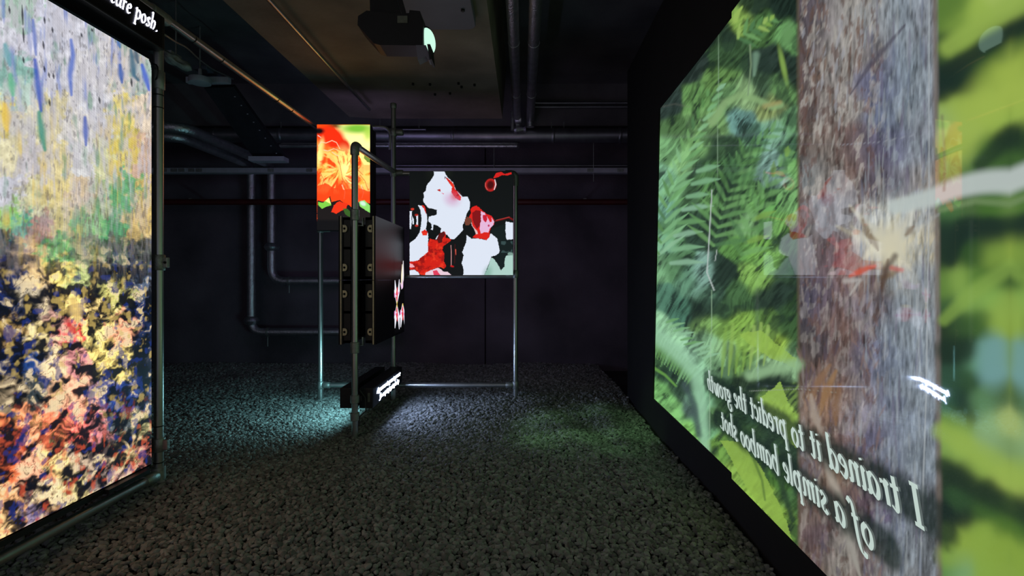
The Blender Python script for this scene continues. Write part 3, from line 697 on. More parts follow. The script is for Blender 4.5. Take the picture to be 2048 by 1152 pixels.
for k in range(170):
    x = rs.uniform(1604, 1760); y = rs.uniform(560, 1180); l = rs.uniform(16, 50)
    p.stroke([(x, y), (x + rs.uniform(-14, 14), y - l)], .7, .7, rs.choice([(134, 106, 96), (92, 70, 72), (150, 140, 136), (110, 92, 104), (84, 76, 92)]), .9, .55, mid=rs.uniform(2, 4))
for a_, b_, c_ in (((1672, 742), (1640, 830), (150, 112, 70)), ((1660, 730), (1622, 800), (140, 106, 78)), ((1680, 770), (1672, 850), (132, 96, 64)), ((1622, 790), (1644, 870), (166, 150, 134)), ((1650, 920), (1690, 1010), (170, 160, 146)), ((1690, 1020), (1720, 1152), (160, 156, 146))):
    p.stroke([a_, ((a_[0] + b_[0]) / 2 - 5, (a_[1] + b_[1]) / 2), b_], 3, 2, c_, .8, .85, mid=9)
# the pale burst on the trunk
for k in range(46):
    an = math.radians(rs.uniform(-165, -15) if k < 30 else rs.uniform(10, 170)); l = rs.uniform(40, 120) if k < 30 else rs.uniform(20, 60)
    cx, cy = 1776 + rs.uniform(-26, 26), 490 + rs.uniform(-14, 14)
    p.stroke([(cx, cy), (cx + math.cos(an) * l * .75, cy + math.sin(an) * l)], 9, 2.5, rs.choice([(206, 204, 186), (190, 196, 190), (214, 206, 170), (170, 178, 180)]), 1.0, .32)
p.blob(1782, 492, 34, 36, (216, 208, 170), 0, .9, .75)
for a_, b_ in (((1742, 470), (1756, 500)), ((1726, 440), (1742, 486)), ((1812, 470), (1828, 452)), ((1800, 540), (1764, 556)), ((1776, 520), (1764, 576))):
    p.stroke([a_, b_], 3, 2, (120, 96, 66), .9, .7, mid=7)
p.stroke([(1790, 512), (1772, 540), (1760, 590), (1750, 640)], 6, 5, (76, 58, 54), .9, .7)
p.stroke([(1700, 552), (1736, 536), (1750, 532)], 3, 3, (196, 80, 50), .8, .85, mid=7)  # red bits, here and next: mostly a screen reflection painted into the picture
p.stroke([(1784, 536), (1804, 540)], 5, 4, (190, 90, 80), .8, .8)
p.stroke([(1690, 562), (1720, 560), (1700, 590)], 5, 2, (190, 186, 180), .9, .6)
for pts, w_, c, al in (([(1896, 96), (1970, 46), (2070, -16)], 24, (146, 180, 52), .75), ([(1896, 140), (1960, 100), (2070, 34)], 17, (28, 48, 38), .8),
                      ([(1912, 290), (1960, 220), (2070, 110)], 44, (156, 184, 46), .75), ([(1960, 330), (2020, 270), (2075, 250)], 20, (30, 52, 38), .75),
                      ([(1900, 520), (1925, 450), (1990, 450), (2070, 440)], 17, (28, 50, 40), .7), ([(1888, 640), (1940, 590), (2040, 520)], 16, (132, 172, 52), .6),
                      ([(1888, 700), (1930, 700)], 26, (30, 52, 40), .7), ([(1882, 862), (1960, 906), (2070, 980)], 24, (146, 180, 50), .7),
                      ([(1884, 930), (1960, 985), (2075, 1040)], 22, (30, 50, 38), .7), ([(1900, 1110), (1970, 1085), (2040, 1120)], 34, (134, 168, 34), .6)):
    p.stroke(pts, w_ * .7, w_ * .9, c, .7, al, mid=w_)
p.blob(1987, 722, 32, 50, (106, 158, 154), 0, .6, .8)
# white arching band at the right
p.stroke([tuple(q) for q in catmull([(1790, 414), (1860, 396), (1920, 374), (1985, 363), (2060, 366), (2200, 376)], 8)], 14, 33, (186, 198, 194), .5, .92)
p.stroke([(1880, 420), (1950, 402), (2060, 410)], 5, 8, (120, 150, 96), .9, .6)
p.stroke([(1884, 232), (1890, 330), (1888, 380)], 3, 3, (110, 100, 80), 1, .5)
# dark shadow drawn round the lettering
for (z_, ya, yb_, nlet) in ((-0.595, 1.30, 3.10, 1), (-0.765, 1.50, 2.92, 1)):
    pts = [(VX + XP * F / y_, VY - z_ * F / y_) for y_ in np.linspace(ya, yb_, 26)]
    arr = np.zeros(len(p.U))
    d_ = np.abs((HC + z_) - ZZ.ravel()) / .058; e_ = np.maximum(0, np.maximum(ya - YY.ravel(), YY.ravel() - yb_)) / .05
    arr = (1 - sm(.55, 1.35, np.hypot(d_, e_) + .5 * (fbm(YY.ravel() * 30, ZZ.ravel() * 30, 9, 2) - .5)))
    p.mix(arr * .82, (24, 42, 38))
fx = film_x(YY)
lumi = p.C @ np.array([.25, .65, .10]); p.C = p.C * .86 + lumi[:, None] * .14
P3_ = np.stack([fx, YY, ZZ], -1).reshape(-1, 3)
M_film = picture_mat('projection_film', 0.92, 0.03, 1.9)
pic = grid_picture('picture', P3_, nu, nv, p.C, M_film, scr)
M_glyph = emit_mat('projected_letters', tuple(lin((190, 208, 200))), 1.0)
def film_Y(px):      # where on the film the photograph's column px lies
    Y = XP * F / (px - VX)
    for _ in range(12): Y = float(film_x(Y)) * F / (px - VX)
    return Y
ya1, yb1, ya2, yb2 = film_Y(1856), film_Y(1416), film_Y(1752), film_Y(1441)
w1 = text_width('I trained it to predict the growth'); k1 = (yb1 - ya1) / w1
letters('I trained it to predict the growth', lambda s, t: (film_x(ya1 + s * k1) - .003, ya1 + s * k1, HC - .638 + t * .060), M_glyph, scr, bold=1.05)
w2 = text_width('of a simple bamboo shot.'); k2 = (yb2 - ya2) / w2
letters('of a simple bamboo shot.', lambda s, t: (film_x(ya2 + s * k2) - .003, ya2 + s * k2, HC - .80 + t * .060), M_glyph, scr, bold=1.05)

# ------------------------------------------------------------------ big LED screen on the left
XS = -2.0
lz0, lz1 = HC - 1.0, HC + 1.166
ls = thing('led_screen', 'tall speckled LED screen showing autumn leaves on the tube frame at left', 'screen', (XS, 1.8, lz0))
Yc = np.concatenate([np.linspace(0.72, 2.02, 60)[:-1], np.linspace(2.02, 2.884, 290)]); nu = len(Yc); nv = 640
zc = np.linspace(lz0, lz1, nv)
YY, ZZ = np.meshgrid(Yc, zc)
Yq = np.where(YY < 2.02, 4.04 - YY, YY)
U = VX + XS * F / Yq; V = VY + (HC - ZZ) / 2.45 * F + (0)    # v measured on the panel itself
V = VY + (HC - ZZ) / Yq * F
p = Paint(U, V, (190, 188, 200))
sy = YY.ravel() * 100; sz = ZZ.ravel() * 100         # centimetres on the panel
wx = (fbm(sy / 7, sz / 7, 71, 3) - .5) * 7; wz = (fbm(sy / 7 + 30, sz / 7, 72, 3) - .5) * 7
cp = [
 (0, 60, (196, 196, 206)), (30, 30, (150, 176, 160)), (60, 90, (196, 196, 208)), (20, 140, (130, 170, 160)), (40, 190, (170, 190, 180)),
 (110, 60, (190, 192, 206)), (150, 60, (196, 196, 206)), (110, 140, (196, 196, 204)), (200, 130, (198, 196, 198)), (250, 130, (200, 190, 176)), (290, 140, (150, 170, 160)),
 (10, 230, (214, 196, 110)), (50, 240, (200, 196, 176)), (100, 240, (206, 196, 156)), (150, 250, (200, 196, 190)), (200, 230, (190, 190, 196)), (240, 230, (206, 190, 110)), (285, 230, (206, 190, 170)),
 (20, 310, (214, 206, 170)), (60, 320, (196, 190, 190)), (110, 320, (210, 196, 146)), (160, 320, (196, 196, 196)), (210, 310, (190, 190, 150)), (250, 300, (200, 184, 96)), (290, 310, (190, 160, 140)),
 (20, 390, (196, 196, 206)), (60, 400, (200, 196, 156)), (110, 390, (206, 190, 130)), (160, 390, (200, 180, 150)), (200, 400, (160, 170, 130)), (250, 390, (96, 160, 110)), (290, 400, (206, 180, 110)),
 (40, 450, (50, 150, 130)), (80, 450, (160, 120, 110)), (20, 430, (140, 190, 90)), (120, 440, (180, 170, 120)), (180, 450, (120, 170, 110)), (230, 450, (84, 150, 100)), (280, 450, (196, 170, 110)),
 (30, 510, (90, 80, 80)), (10, 490, (40, 50, 50)), (60, 500, (170, 140, 100)), (110, 500, (96, 150, 90)), (170, 500, (100, 110, 80)), (230, 500, (70, 84, 64)), (290, 500, (60, 66, 60)),
 (20, 560, (16, 26, 60)), (80, 550, (190, 160, 110)), (120, 540, (196, 176, 96)), (160, 560, (150, 160, 100)), (210, 550, (40, 44, 46)), (260, 560, (30, 40, 60)), (295, 570, (70, 80, 100)),
 (40, 620, (14, 24, 50)), (90, 600, (110, 96, 84)), (60, 590, (140, 130, 110)), (150, 610, (214, 186, 110)), (190, 620, (196, 170, 110)), (240, 590, (160, 156, 90)), (280, 620, (20, 30, 66)),
 (20, 660, (120, 96, 60)), (80, 670, (190, 170, 120)), (120, 650, (160, 120, 110)), (145, 655, (200, 50, 50)), (190, 660, (196, 180, 110)), (240, 660, (190, 130, 100)), (290, 670, (20, 30, 60)),
 (30, 720, (16, 26, 60)), (70, 720, (24, 50, 100)), (110, 730, (196, 170, 130)), (150, 720, (170, 110, 110)), (200, 720, (200, 176, 100)), (250, 720, (190, 170, 100)), (290, 730, (30, 34, 50)),
 (20, 790, (110, 96, 76)), (70, 790, (40, 46, 50)), (120, 790, (170, 130, 100)), (160, 790, (210, 150, 120)), (200, 790, (60, 60, 100)), (240, 800, (30, 50, 110)), (290, 800, (40, 50, 80)),
 (20, 850, (206, 120, 76)), (60, 860, (216, 140, 100)), (100, 860, (206, 110, 76)), (150, 860, (200, 90, 80)), (190, 850, (180, 110, 110)), (240, 850, (70, 76, 80)), (290, 850, (120, 116, 80)),
 (20, 920, (210, 100, 60)), (60, 930, (196, 140, 110)), (110, 920, (200, 170, 110)), (150, 920, (150, 130, 110)), (200, 910, (60, 50, 50)), (250, 910, (150, 130, 90)), (290, 910, (150, 90, 80)),
 (20, 1000, (190, 140, 96)), (60, 990, (60, 46, 50)), (100, 990, (190, 170, 130)), (150, 970, (176, 160, 110)), (200, 970, (110, 96, 90)), (240, 950, (150, 120, 110)),
 (20, 1050, (196, 160, 110)), (60, 1040, (110, 96, 120)), (100, 1020, (130, 96, 70)), (-10, -100, (196, 196, 206)), (100, -200, (190, 190, 200)), (20, 1250, (150, 120, 90)),
]
print('paint left')
p.C = p.cps(cp, 28, 12.0, 8, 13) * 1.06
low = sm(430, 600, p.V)                               # leaf litter below, bare haze above
# leaf-like clumps: bright shapes edged with near-black
ridge = 1 - np.abs(fbm((sy + wx) / 4.2, (sz + wz) / 3.4, 81, 3) * 2 - 1) * 4.2
val = fbm((sy + wx) / 5.2, (sz + wz) / 3.4, 82, 3)
lum = .35 + 2.2 * sm(.38, .66, val)
p.C *= (1 + low * (lum - 1))[:, None]
dark = sm(.50, .34, val + .12 * (fbm(sy / 9, sz / 9, 83, 2) - .5)) * low
p.mix(dark * .94, (12, 15, 30))
hi = sm(.60, .74, val) * low
p.mix(hi * .85, (246, 222, 176))
ve = sm(.72, .95, ridge) * low * .7
p.mix(ve, (30, 18, 16))
c2 = sm(.55, .75, fbm(sy / 3.2, sz / 3.2, 84, 3)) * low * .6
p.mix(c2 * sm(760, 900, p.V), (224, 92, 60))
c3 = sm(.6, .75, fbm(sy / 4.0, sz / 4.0, 85, 3)) * low * .6
p.mix(c3 * (1 - sm(760, 900, p.V)), (216, 186, 104))
c4 = sm(.62, .72, fbm(sy / 3.6, sz / 3.6, 86, 3)) * low
p.mix(c4 * .65, (30, 50, 130))
# haze: brushed vertical streaks
up = 1 - low
st = fbm(sy / 1.2, sz / 12, 90, 3); p.C *= (1 + up * ((st - .4) * .6 + (fbm(sy / 2.6, sz / 2.2, 95, 4) - .42) * 1.0))[:, None]
wl = sm(.40, .62, fbm(sy / 1.6, sz / 7, 96, 4) * .6 + fbm(sy / 5, sz / 9, 97, 3) * .4) * up
p.mix(wl * .62 * (1 - sm(330, 480, p.V) * .6), (204, 201, 210))
p.mix(sm(.60, .72, fbm(sy / 1.5, sz / 4, 98, 4)) * up * sm(300, 420, p.V) * .6, (120, 106, 96))
s2 = sm(.6, .8, fbm(sy / 3.5, sz / 16, 91, 3)) * up
p.mix(s2 * .7 * (1 - sm(180, 300, p.V)), (120, 140, 206))
p.mix(s2 * .6 * sm(180, 300, p.V), (226, 196, 96))
s3 = sm(.62, .8, fbm(sy / 4.5, sz / 12, 92, 3)) * up; p.mix(s3 * .6, (96, 150, 120))
s4 = sm(.66, .78, fbm(sy / 1.3, sz / 3.2, 93, 3)) * up; p.mix(s4 * .55, (120, 116, 120))
for (pts, w_, c) in (([(70, 120), (76, 170), (82, 222)], 7, (50, 84, 190)), ([(66, 40), (72, 110)], 5, (110, 130, 200)), ([(142, 80), (146, 110), (140, 150), (143, 190)], 6, (90, 120, 206)),
                     ([(170, 235), (172, 290)], 6, (70, 100, 190)), ([(78, 225), (84, 270), (90, 300)], 8, (50, 150, 130)), ([(240, 130), (244, 165)], 6, (30, 90, 180)),
                     ([(236, 82), (240, 95)], 4, (50, 110, 180)), ([(262, 100), (268, 150), (276, 160)], 7, (30, 100, 130)), ([(284, 130), (290, 150), (298, 180)], 6, (60, 100, 210)), ([(270, 100), (276, 125)], 6, (30, 80, 110)),
                     ([(20, 150), (26, 190)], 8, (110, 190, 150)), ([(10, 90), (20, 130)], 8, (110, 170, 180)), ([(10, 210), (14, 260)], 9, (236, 200, 90)), ([(146, 600), (156, 640)], 14, (236, 200, 120)), ([(138, 650), (150, 665)], 9, (220, 60, 60))):
    p.stroke(pts, w_ * .5, w_ * .4, c, .8, .85, mid=w_)
for (x, y, l) in ((44, 30, 40), (46, 70, 30), (88, 40, 14), (86, 90, 16), (88, 138, 12), (97, 150, 10), (106, 152, 10), (104, 60, 12), (162, 70, 8), (98, 205, 14), (198, 200, 14), (46, 120, 12), (18, 20, 14), (183, 60, 6), (262, 165, 16)):
    p.stroke([(x, y - l * .5), (x + 2, y + l * .5)], .6, .8, (24, 26, 40), .7, .9, mid=2.2)
for k in range(90):
    x = rs.uniform(100, 300); y = rs.uniform(60, 240)
    p.stroke([(x, y), (x + 1, y + rs.uniform(3, 9))], .5, .5, (90, 88, 110), .8, .5, mid=1.2)
# unlit clipped corner at the top
p.poly([(297, 90), (310, 90), (310, 150), (303, 140), (301, 128), (298, 121)], (6, 6, 8))
M_led = picture_mat('led_picture', 0.95, 0.5, 1.4, dots=0.0055)
P3_ = np.stack([np.full(YY.shape, XS), YY, ZZ], -1).reshape(-1, 3)
grid_picture('picture', P3_[:, :], nu, nv, p.C, M_led, ls)
for i in range(4):
    for j in range(4):
        a0 = .72 + i * .541; b0 = lz0 + j * .5415
        MB().box(XS - .075, XS - .002, a0, a0 + .540, b0, b0 + .5405, .004).build('cabinet', M_black, ls)
MB().box(XS - .05, XS + .006, .70, 2.86, lz0 - .03, lz0 - .006).build('bottom_trim', M_black, ls)
MB().box(XS - .05, XS - .012, 2.886, 2.90, lz0 - .03, lz1).build('side_trim', M_black, ls)
# small carrying bracket under the far lower corner
MB().prism([(XS - .02, lz0 - .005), (XS + .03, lz0 - .01), (XS + .03, lz0 - .03), (XS - .02, lz0 - .03)], 2.55, 2.83).build('bracket', M_black, ls)

# ------------------------------------------------------------------ tube frames
R = 0.0242
def collar(pos, axis, L=.075, r=.032, parent=None, name='fitting'):
    a = Vector(axis).normalized(); p0 = Vector(pos) - a * L / 2
    lathe([(r * .9, 0), (r, .004), (r, L - .004), (r * .9, L)], p0, a, 20).build(name, M_fit, parent, True)
def bolt(pos, d, parent):
    p0 = Vector(pos); lathe([(.007, 0), (.007, .008), (.004, .010)], p0, d, 8).build('bolt', M_blackwall, parent)
YPST = 2.955
fl = thing('tube_frame', 'tall galvanised tube frame carrying the autumn leaf screen, with a long overhead rail', 'frame', (-2.01, YPST, 0))
MB().tube([(-2.01, YPST, -.06), (-2.01, YPST, HC + 1.46)], R).build('post', M_tube, fl, True)
MB().tube([(-2.06, .60, -.06), (-2.06, .60, HC + 1.46)], R).build('post', M_tube, fl, True)
MB().tube([(-2.01, .55, HC + 1.446), (-2.005, 5.30, HC + 1.455)], R).build('rail', M_tube, fl, True)
MB().tube([(-2.03, .55, .135), (-2.01, YPST, .135)], R).build('rail', M_tube, fl, True)
for z in (HC - (160 - VY) / 364.,):
    collar((-2.01, YPST, z), (0, 0, 1), .10, .031, fl)
zc_ = HC - (525 - VY) / 364.
collar((-2.01, YPST, zc_), (0, 0, 1), .085, .033, fl)
MB().box(-2.06, -1.955, YPST - .012, YPST + .012, zc_ - .028, zc_ + .028, .004).build('clamp_plate', M_fit, fl)
for sx_ in (-.042, .045): bolt((-2.01 + sx_, YPST - .012, zc_), (0, -1, 0), fl)
collar((-2.01, YPST, .30), (0, 0, 1), .075, .033, fl)
MB().box(-2.06, -1.955, YPST - .012, YPST + .012, .272, .328, .004).build('clamp_plate', M_fit, fl)
collar((-2.01, YPST, .135), (0, 0, 1), .09, .034, fl); collar((-2.01, YPST - .07, .135), (0, 1, 0), .09, .031, fl)
collar((-2.01, YPST, HC + 1.447), (0, 1, 0), .14, .034, fl)
for yy in (3.25, 3.55, 4.35, 4.62): MB().tube([(-2.008, yy, HC + 1.449), (-2.008, yy + .008, HC + 1.449)], .0258, 16).build('cable_tie', M_cable, fl)
for zz in (HC + 1.10, HC + 1.0, HC + .93, .40, .20): MB().tube([(-2.01, YPST, zz), (-2.01, YPST, zz + .006)], .0262, 16).build('cable_tie', M_cable, fl)
# cable looped round the post under the text box
cc = [(-2.03 + .045 * math.sin(k / 12 * 2 * PI), YPST - .03 + .012 * math.cos(k), HC + 1.12 + .05 * math.cos(k / 12 * 2 * PI)) for k in range(13)]
MB().tube(cc, .004, 8).build('cable', M_cable, fl, True)

YF = 5.30
sF = F / YF
fx_ = lambda px: (px - VX) / sF
fz_ = lambda py: HC - (py - VY) / sF
fb = thing('tube_frame', 'standing galvanised tube frame behind carrying the orange and the red-and-white screens', 'frame', (fx_(787), YF, 0))
xa, xm, xb = -2.005, fx_(787), fx_(1031)
MB().tube([(xa, YF, -.06), (xa, YF, fz_(253))], R).build('post', M_tube, fb, True)
MB().tube([(xm, YF, -.06), (xm, YF, fz_(208))], R).build('post', M_tube, fb, True)
MB().tube([(xb, YF, -.06), (xb, YF, fz_(352))], R).build('post', M_tube, fb, True)
for (x0, x1, py) in ((xa, xb, 770), (xa, xm, 458), (xm, xb, 552), (xm, xb, 347)):
    MB().tube([(x0, YF, fz_(py)), (x1, YF, fz_(py))], R).build('rail', M_tube, fb, True)
MB().tube(bend([(xa, YF, fz_(254)), (xm - .03, YF, fz_(254)), (xm - .03, YF, fz_(300))], .1), .017).build('rail', M_tube, fb, True)
for (x, py) in ((xa, 770), (xa, 458), (xm, 265), (xm, 346), (xb, 770), (xb, 548)):
    collar((x, YF, fz_(py)), (0, 0, 1), .075, .032, fb)
    s_ = 1 if x != xb else -1
    collar((x + s_ * .06, YF, fz_(py)), (1, 0, 0), .07, .031, fb)
MB().tube(bend([(xb, YF, fz_(372)), (xb, YF, fz_(347)), (xb - .1, YF, fz_(347))], .05), .033).build('elbow', M_fit, fb, True)
collar((xm, YF, fz_(212)), (0, 0, 1), .05, .031, fb)

YN = 4.08
fc = thing('tube_frame', 'slim tube stand in the middle holding the back to back panels and text bars', 'frame', (-1.28, YN, 0))
XM = -1.283
ztop = HC + (VY - 290) * YN / F
MB().tube([(XM, YN, -.06), (XM, YN, ztop - .04)], R).build('post', M_tube, fc, True)
MB().tube([(XM, YN + .04, ztop), (XM + .0, YF - .03, HC + (VY - 343) / sF)], R).build('rail', M_tube, fc, True)
MB().tube(bend([(XM, YN, ztop - .075), (XM, YN, ztop), (XM, YN + .075, ztop)], .06), .033).build('elbow', M_fit, fc, True)
s4 = F / YN
for py in (430, 695): collar((XM, YN, HC - (py - VY) / s4), (0, 0, 1), .085, .034, fc)
for py in (798, 833): collar((XM, YN, HC - (py - VY) / s4), (0, 0, 1), .06, .034, fc)
MB().box(XM - .05, XM + .05, YN + .01, YN + .075, HC - (798 - VY) / s4 - .02, HC - (798 - VY) / s4 + .02, .004).build('bracket', M_black, fc)
MB().box(XM - .006, XM + .006, YN + .06, 5.2, .225, .262).build('arm', M_black, fc)
MB().tube([(XM + .03, YN + .02, .36), (XM + .07, YN + .03, .30), (XM + .08, YN + .02, .20), (XM + .035, YN, .16), (XM + .03, YN, .09)], .005, 8).build('cable', M_cable, fc, True)
for zz in (HC + (VY - 441) / s4, HC + (VY - 684) / s4 + .0):
    sgn = 1
    u = MB()
    u.box(XM - .045, XM - .036, YN + .06, YN + .09, zz - .03, zz + .03); u.box(XM + .036, XM + .045, YN + .06, YN + .09, zz - .03, zz + .03)
    u.box(XM - .045, XM + .045, YN + .06, YN + .09, zz - .036, zz - .028)
    u.build('channel_bracket', M_tube, fc)

# ------------------------------------------------------------------ back to back LED panels in the middle
PY0, PY1, PZ0, PZ1 = 4.16, 5.16, HC - .521, HC + .479
def led_panel(xf, s, label):
    """xf: plane of the face; s=+1 faces right, -1 faces left"""
    t = thing('led_display', label, 'screen', (xf - s * .04, PY0, PZ0), 'back to back LED panels')
    for j in range(2):
        z0 = PZ0 + j * .5
        MB().box(min(xf, xf - s * .012), max(xf, xf - s * .012), PY0, PY1, z0 + .0008, z0 + .4992).build('face_tile', M_gloss, t)
        c = MB(); b0, b1 = sorted((xf - s * .012, xf - s * .030))
        c.box(b0, b1, PY0 + .004, PY1 - .004, z0 + .002, z0 + .498)
        b0, b1 = sorted((xf - s * .030, xf - s * .085))
        for yy in (PY0 + .02, (PY0 + PY1) / 2 - .01, PY1 - .04): c.box(b0, b1, yy, yy + .02, z0 + .01, z0 + .49)
        for zz in (z0 + .01, z0 + .24, z0 + .47): c.box(b0, b1, PY0 + .02, PY1 - .02, zz, zz + .02)
        c.build('cabinet', M_black, t)
        b0, b1 = sorted((xf - s * .013, xf - s * .022))
        MB().box(b0, b1, PY0 - .002, PY0 + .006, z0 + .002, z0 + .498).build('edge_strip', M_brass, t)
        b0, b1 = sorted((xf - s * .05, xf - s * .08))
        MB().box(b0, b1, PY0 + .05, PY0 + .2, z0 + .15, z0 + .35, .006).build('power_box', M_black, t)
    for py in (457, 535, 588, 664):
        z = HC - (py - VY) / 258.; x0 = xf - s * .024; n = 10
        # D-shaped lock plate with its hole shown as a dark screw
        pts = [(x0, z - .028), (x0 - s * .022, z - .028)] + [(x0 - s * (.022 + .019 * math.sin(a)), z - .028 * math.cos(a)) for a in [PI * k / n for k in range(1, n)]] + [(x0 - s * .022, z + .028), (x0, z + .028)]
        if s > 0: pts = pts[::-1]
        pl = MB().prism(pts, PY0 + .004, PY0 + .010).build('lock_plate', M_brass, t)
        lathe([(.009, 0), (.009, .003), (.003, .004)], (x0 - s * .020, PY0 + .003, z), (0, -1, 0), 12).build('screw', M_blackwall, pl)
    return t
pr = led_panel(-1.147, 1, 'black LED panel facing the big projection, white and red flowers lit near its far edge')
pl_ = led_panel(-1.434, -1, 'black LED panel turned to the left wall, on the other side of the middle post')
# flowers lit on the right-hand face
XFc = -1.1462
cols = np.linspace(4.16 + .60, 5.16, 90); nu = 90; nv = 260
zc = np.linspace(PZ0 + .02, PZ0 + .70, nv)
YY, ZZ = np.meshgrid(cols, zc)
U = VX + XFc * F / YY; V = VY + (HC - ZZ) / YY * F
# flower shapes in photo pixels on the panel
p = Paint(U, V, (3, 3, 4))
Wt, Pk, Rd = (226, 226, 236), (222, 150, 200), (214, 30, 40)
def petal(pts, w_, c): p.stroke(pts, .5, .5, c, .25, 1, mid=w_)
for (cx, base, sgn, dx) in ((794, 607, -1, 0), (794, 610, 1, 0), (805.5, 608, 1, 0)):
    tip = 46
    petal([(cx - .5, base), (cx - 2.5, base + sgn * 24), (cx - 4.0, base + sgn * tip)], 2.4, Wt)
    petal([(cx, base), (cx + 3.5, base + sgn * 26), (cx + 4.5, base + sgn * (tip + 2))], 2.2, Wt)
    petal([(cx, base + sgn * 2), (cx - .5, base + sgn * 16), (cx + .5, base + sgn * 32)], 1.8, Rd)
    petal([(cx - 1, base + sgn * 14), (cx - 4, base + sgn * 22), (cx - 6.5, base + sgn * 27), (cx - 8.6, base + sgn * 20)], 1.6, Wt)
    petal([(cx - 1, base + sgn * 16), (cx - 4.5, base + sgn * 20), (cx - 4.5, base + sgn * 12)], 1.3, Pk)
    petal([(cx + 2, base + sgn * 18), (cx + 4, base + sgn * 24)], 1.6, Pk)
    petal([(cx, base - sgn * 1), (cx, base + sgn * 5)], 1.1, (220, 190, 90))
petal([(806.5, 522), (806, 560), (803, 578)], 1.6, (226, 222, 226)); petal([(804.5, 529), (803.8, 552), (802.5, 572)], 1.5, (230, 220, 190)); petal([(801, 566), (804, 576), (806, 560)], 1.8, (224, 190, 220))
P3_ = np.stack([np.full(YY.shape, XFc), YY, ZZ], -1).reshape(-1, 3)
grid_picture('picture', P3_, nu, nv, p.C, picture_mat('panel_picture', 1.2, .42, 1.28), pr)

# ------------------------------------------------------------------ text bars
M_tw = emit_mat('white_led_letters', (0.80, 0.80, 1.0), 5.0)
M_tc = emit_mat('cyan_led_letters', (0.35, 0.85, 0.95), 150.0)
M_tb = emit_mat('bluish_led_letters', (0.48, 0.62, 1.0), 110.0)
def text_bar(x0, x1, y0, y1, z0, z1, label):
    t = thing('text_display', label, 'display', ((x0 + x1) / 2, y0, z0), 'LED text bars')
    MB().box(x0, x1, y0, y1, z0, z1, .006).build('housing', M_black, t)
    return t
tb = text_bar(-2.10, -1.955, .95, 2.925, HC + 1.235, HC + 1.415, 'long black text bar above the autumn leaf screen reading scare posh.')
tw = text_width('scare posh.'); kk = (2.86 - 2.50) / tw
letters('scare posh.', lambda s, t: (-1.9505, 2.50 + s * kk, HC + 1.306 + t * .050), M_tw, tb, bold=.95)
MB().box(-1.957, -1.953, 1.0, 2.9, HC + 1.24, HC + 1.410).build('window', M_gloss, tb)
tr = text_bar(-1.275, -1.17, 4.16, 5.17, .205, .362, 'low black text bar with two lines of glowing script facing right')
MB().box(-1.1715, -1.1685, 4.17, 5.16, .212, .355).build('window', M_gloss, tr)
MB().box(-1.208, -1.190, 4.157, 4.161, .255, .325).build('rating_label', M_label, tr)
def two_lines(xs, s, m, parent, y0, y1, flip=False):
    for txt, a, b, z in (('Agreements growing more', 4.28, 5.08, .297), ('for a springing simple day', 4.36, 5.03, .236)):
        k = (b - a) / text_width(txt)
        pl = (lambda S_, t: (xs, b - S_ * k, z + t * .022)) if flip else (lambda S_, t: (xs, a + S_ * k, z + t * .022))
        letters(txt, pl, m, parent, bold=1.0)
two_lines(-1.1668, 1, M_tb, tr, 0, 0)
tl = text_bar(-1.425, -1.335, 4.16, 5.17, .205, .362, 'low black text bar facing the left wall, casting cyan light on the gravel')
MB().box(-1.4265, -1.4235, 4.17, 5.16, .212, .355).build('window', M_gloss, tl)
two_lines(-1.4282, -1, M_tc, tl, 0, 0, True)

# ------------------------------------------------------------------ orange poppy screen
ox0, ox1, oy, oz0, oz1 = -1.948, -1.448, 5.06, HC + .443, HC + 1.443
os_ = thing('led_screen', 'upright screen with a glowing orange poppy, hung high behind the middle post', 'screen', ((ox0 + ox1) / 2, oy, oz0))
MB().box(ox0 - .003, ox1 + .003, oy + .002, oy + .09, oz0, oz1, .004).build('cabinet', M_black, os_)
MB().box(ox0 + .02, ox1 + .003, oy + .09, oy + .205, oz0 + .02, oz1 - .02, .01).build('rear_housing', M_black, os_)
nu, nv = 150, 290
YY, ZZ = np.meshgrid(np.linspace(ox0, ox1, nu), np.linspace(oz0 + .003, oz1, nv))
U = VX + YY * F / oy; V = VY + (HC - ZZ) * F / oy
p = Paint(U, V, (222, 70, 14))
OR, YE, PA, GR, DK = (232, 72, 12), (244, 200, 90), (244, 232, 150), (110, 170, 50), (30, 20, 12)
f1 = fbm(U.ravel() / 14 + V.ravel() / 60, V.ravel() / 26 - U.ravel() / 40, 41, 4)
m_ = sm(.42, .62, f1) * sm(270, 300, p.V) * (1 - sm(372, 400, p.V))
p.mix(m_ * .8, (244, 176, 70))
p.poly([(664, 250), (745, 250), (745, 330), (728, 330), (712, 300), (700, 305), (690, 286), (680, 270)], PA)
p.blob(715, 257, 34, 10, GR, 0, .7); p.blob(668, 252, 12, 5, (40, 60, 20), 0, .8); p.blob(736, 268, 8, 12, (150, 190, 60), 0, .8, .8)
p.blob(662, 275, 30, 22, (214, 40, 10), 30, .3); p.blob(690, 292, 10, 14, (200, 34, 10), -20, .4); p.blob(637, 262, 11, 6, (14, 6, 8), 0, .5)
p.stroke([(636, 271), (642, 275)], .7, .5, (240, 190, 180), .5)
p.blob(694, 334, 14, 30, (252, 232, 140), -12, .8); p.blob(690, 315, 10, 12, (250, 210, 110), 0, .8)
p.blob(641, 305, 6, 24, (246, 222, 130), 8, .6); p.blob(650, 300, 8, 12, (230, 120, 40), 0, .8, .6)
an_ = np.arctan2(p.V - 345, p.U - 684); rr_ = np.hypot(p.U - 684, (p.V - 345) * .8)
fl1 = fbm(an_ * 4.5 + rr_ / 30 + 9, rr_ / 17, 44, 4); box_ = sm(292, 306, p.V) * (1 - sm(378, 392, p.V)) * sm(8, 20, rr_)
p.mix(sm(.46, .6, fl1) * box_ * .65, (252, 206, 110)); p.mix(sm(.44, .34, fl1) * box_ * .7, (214, 62, 14))
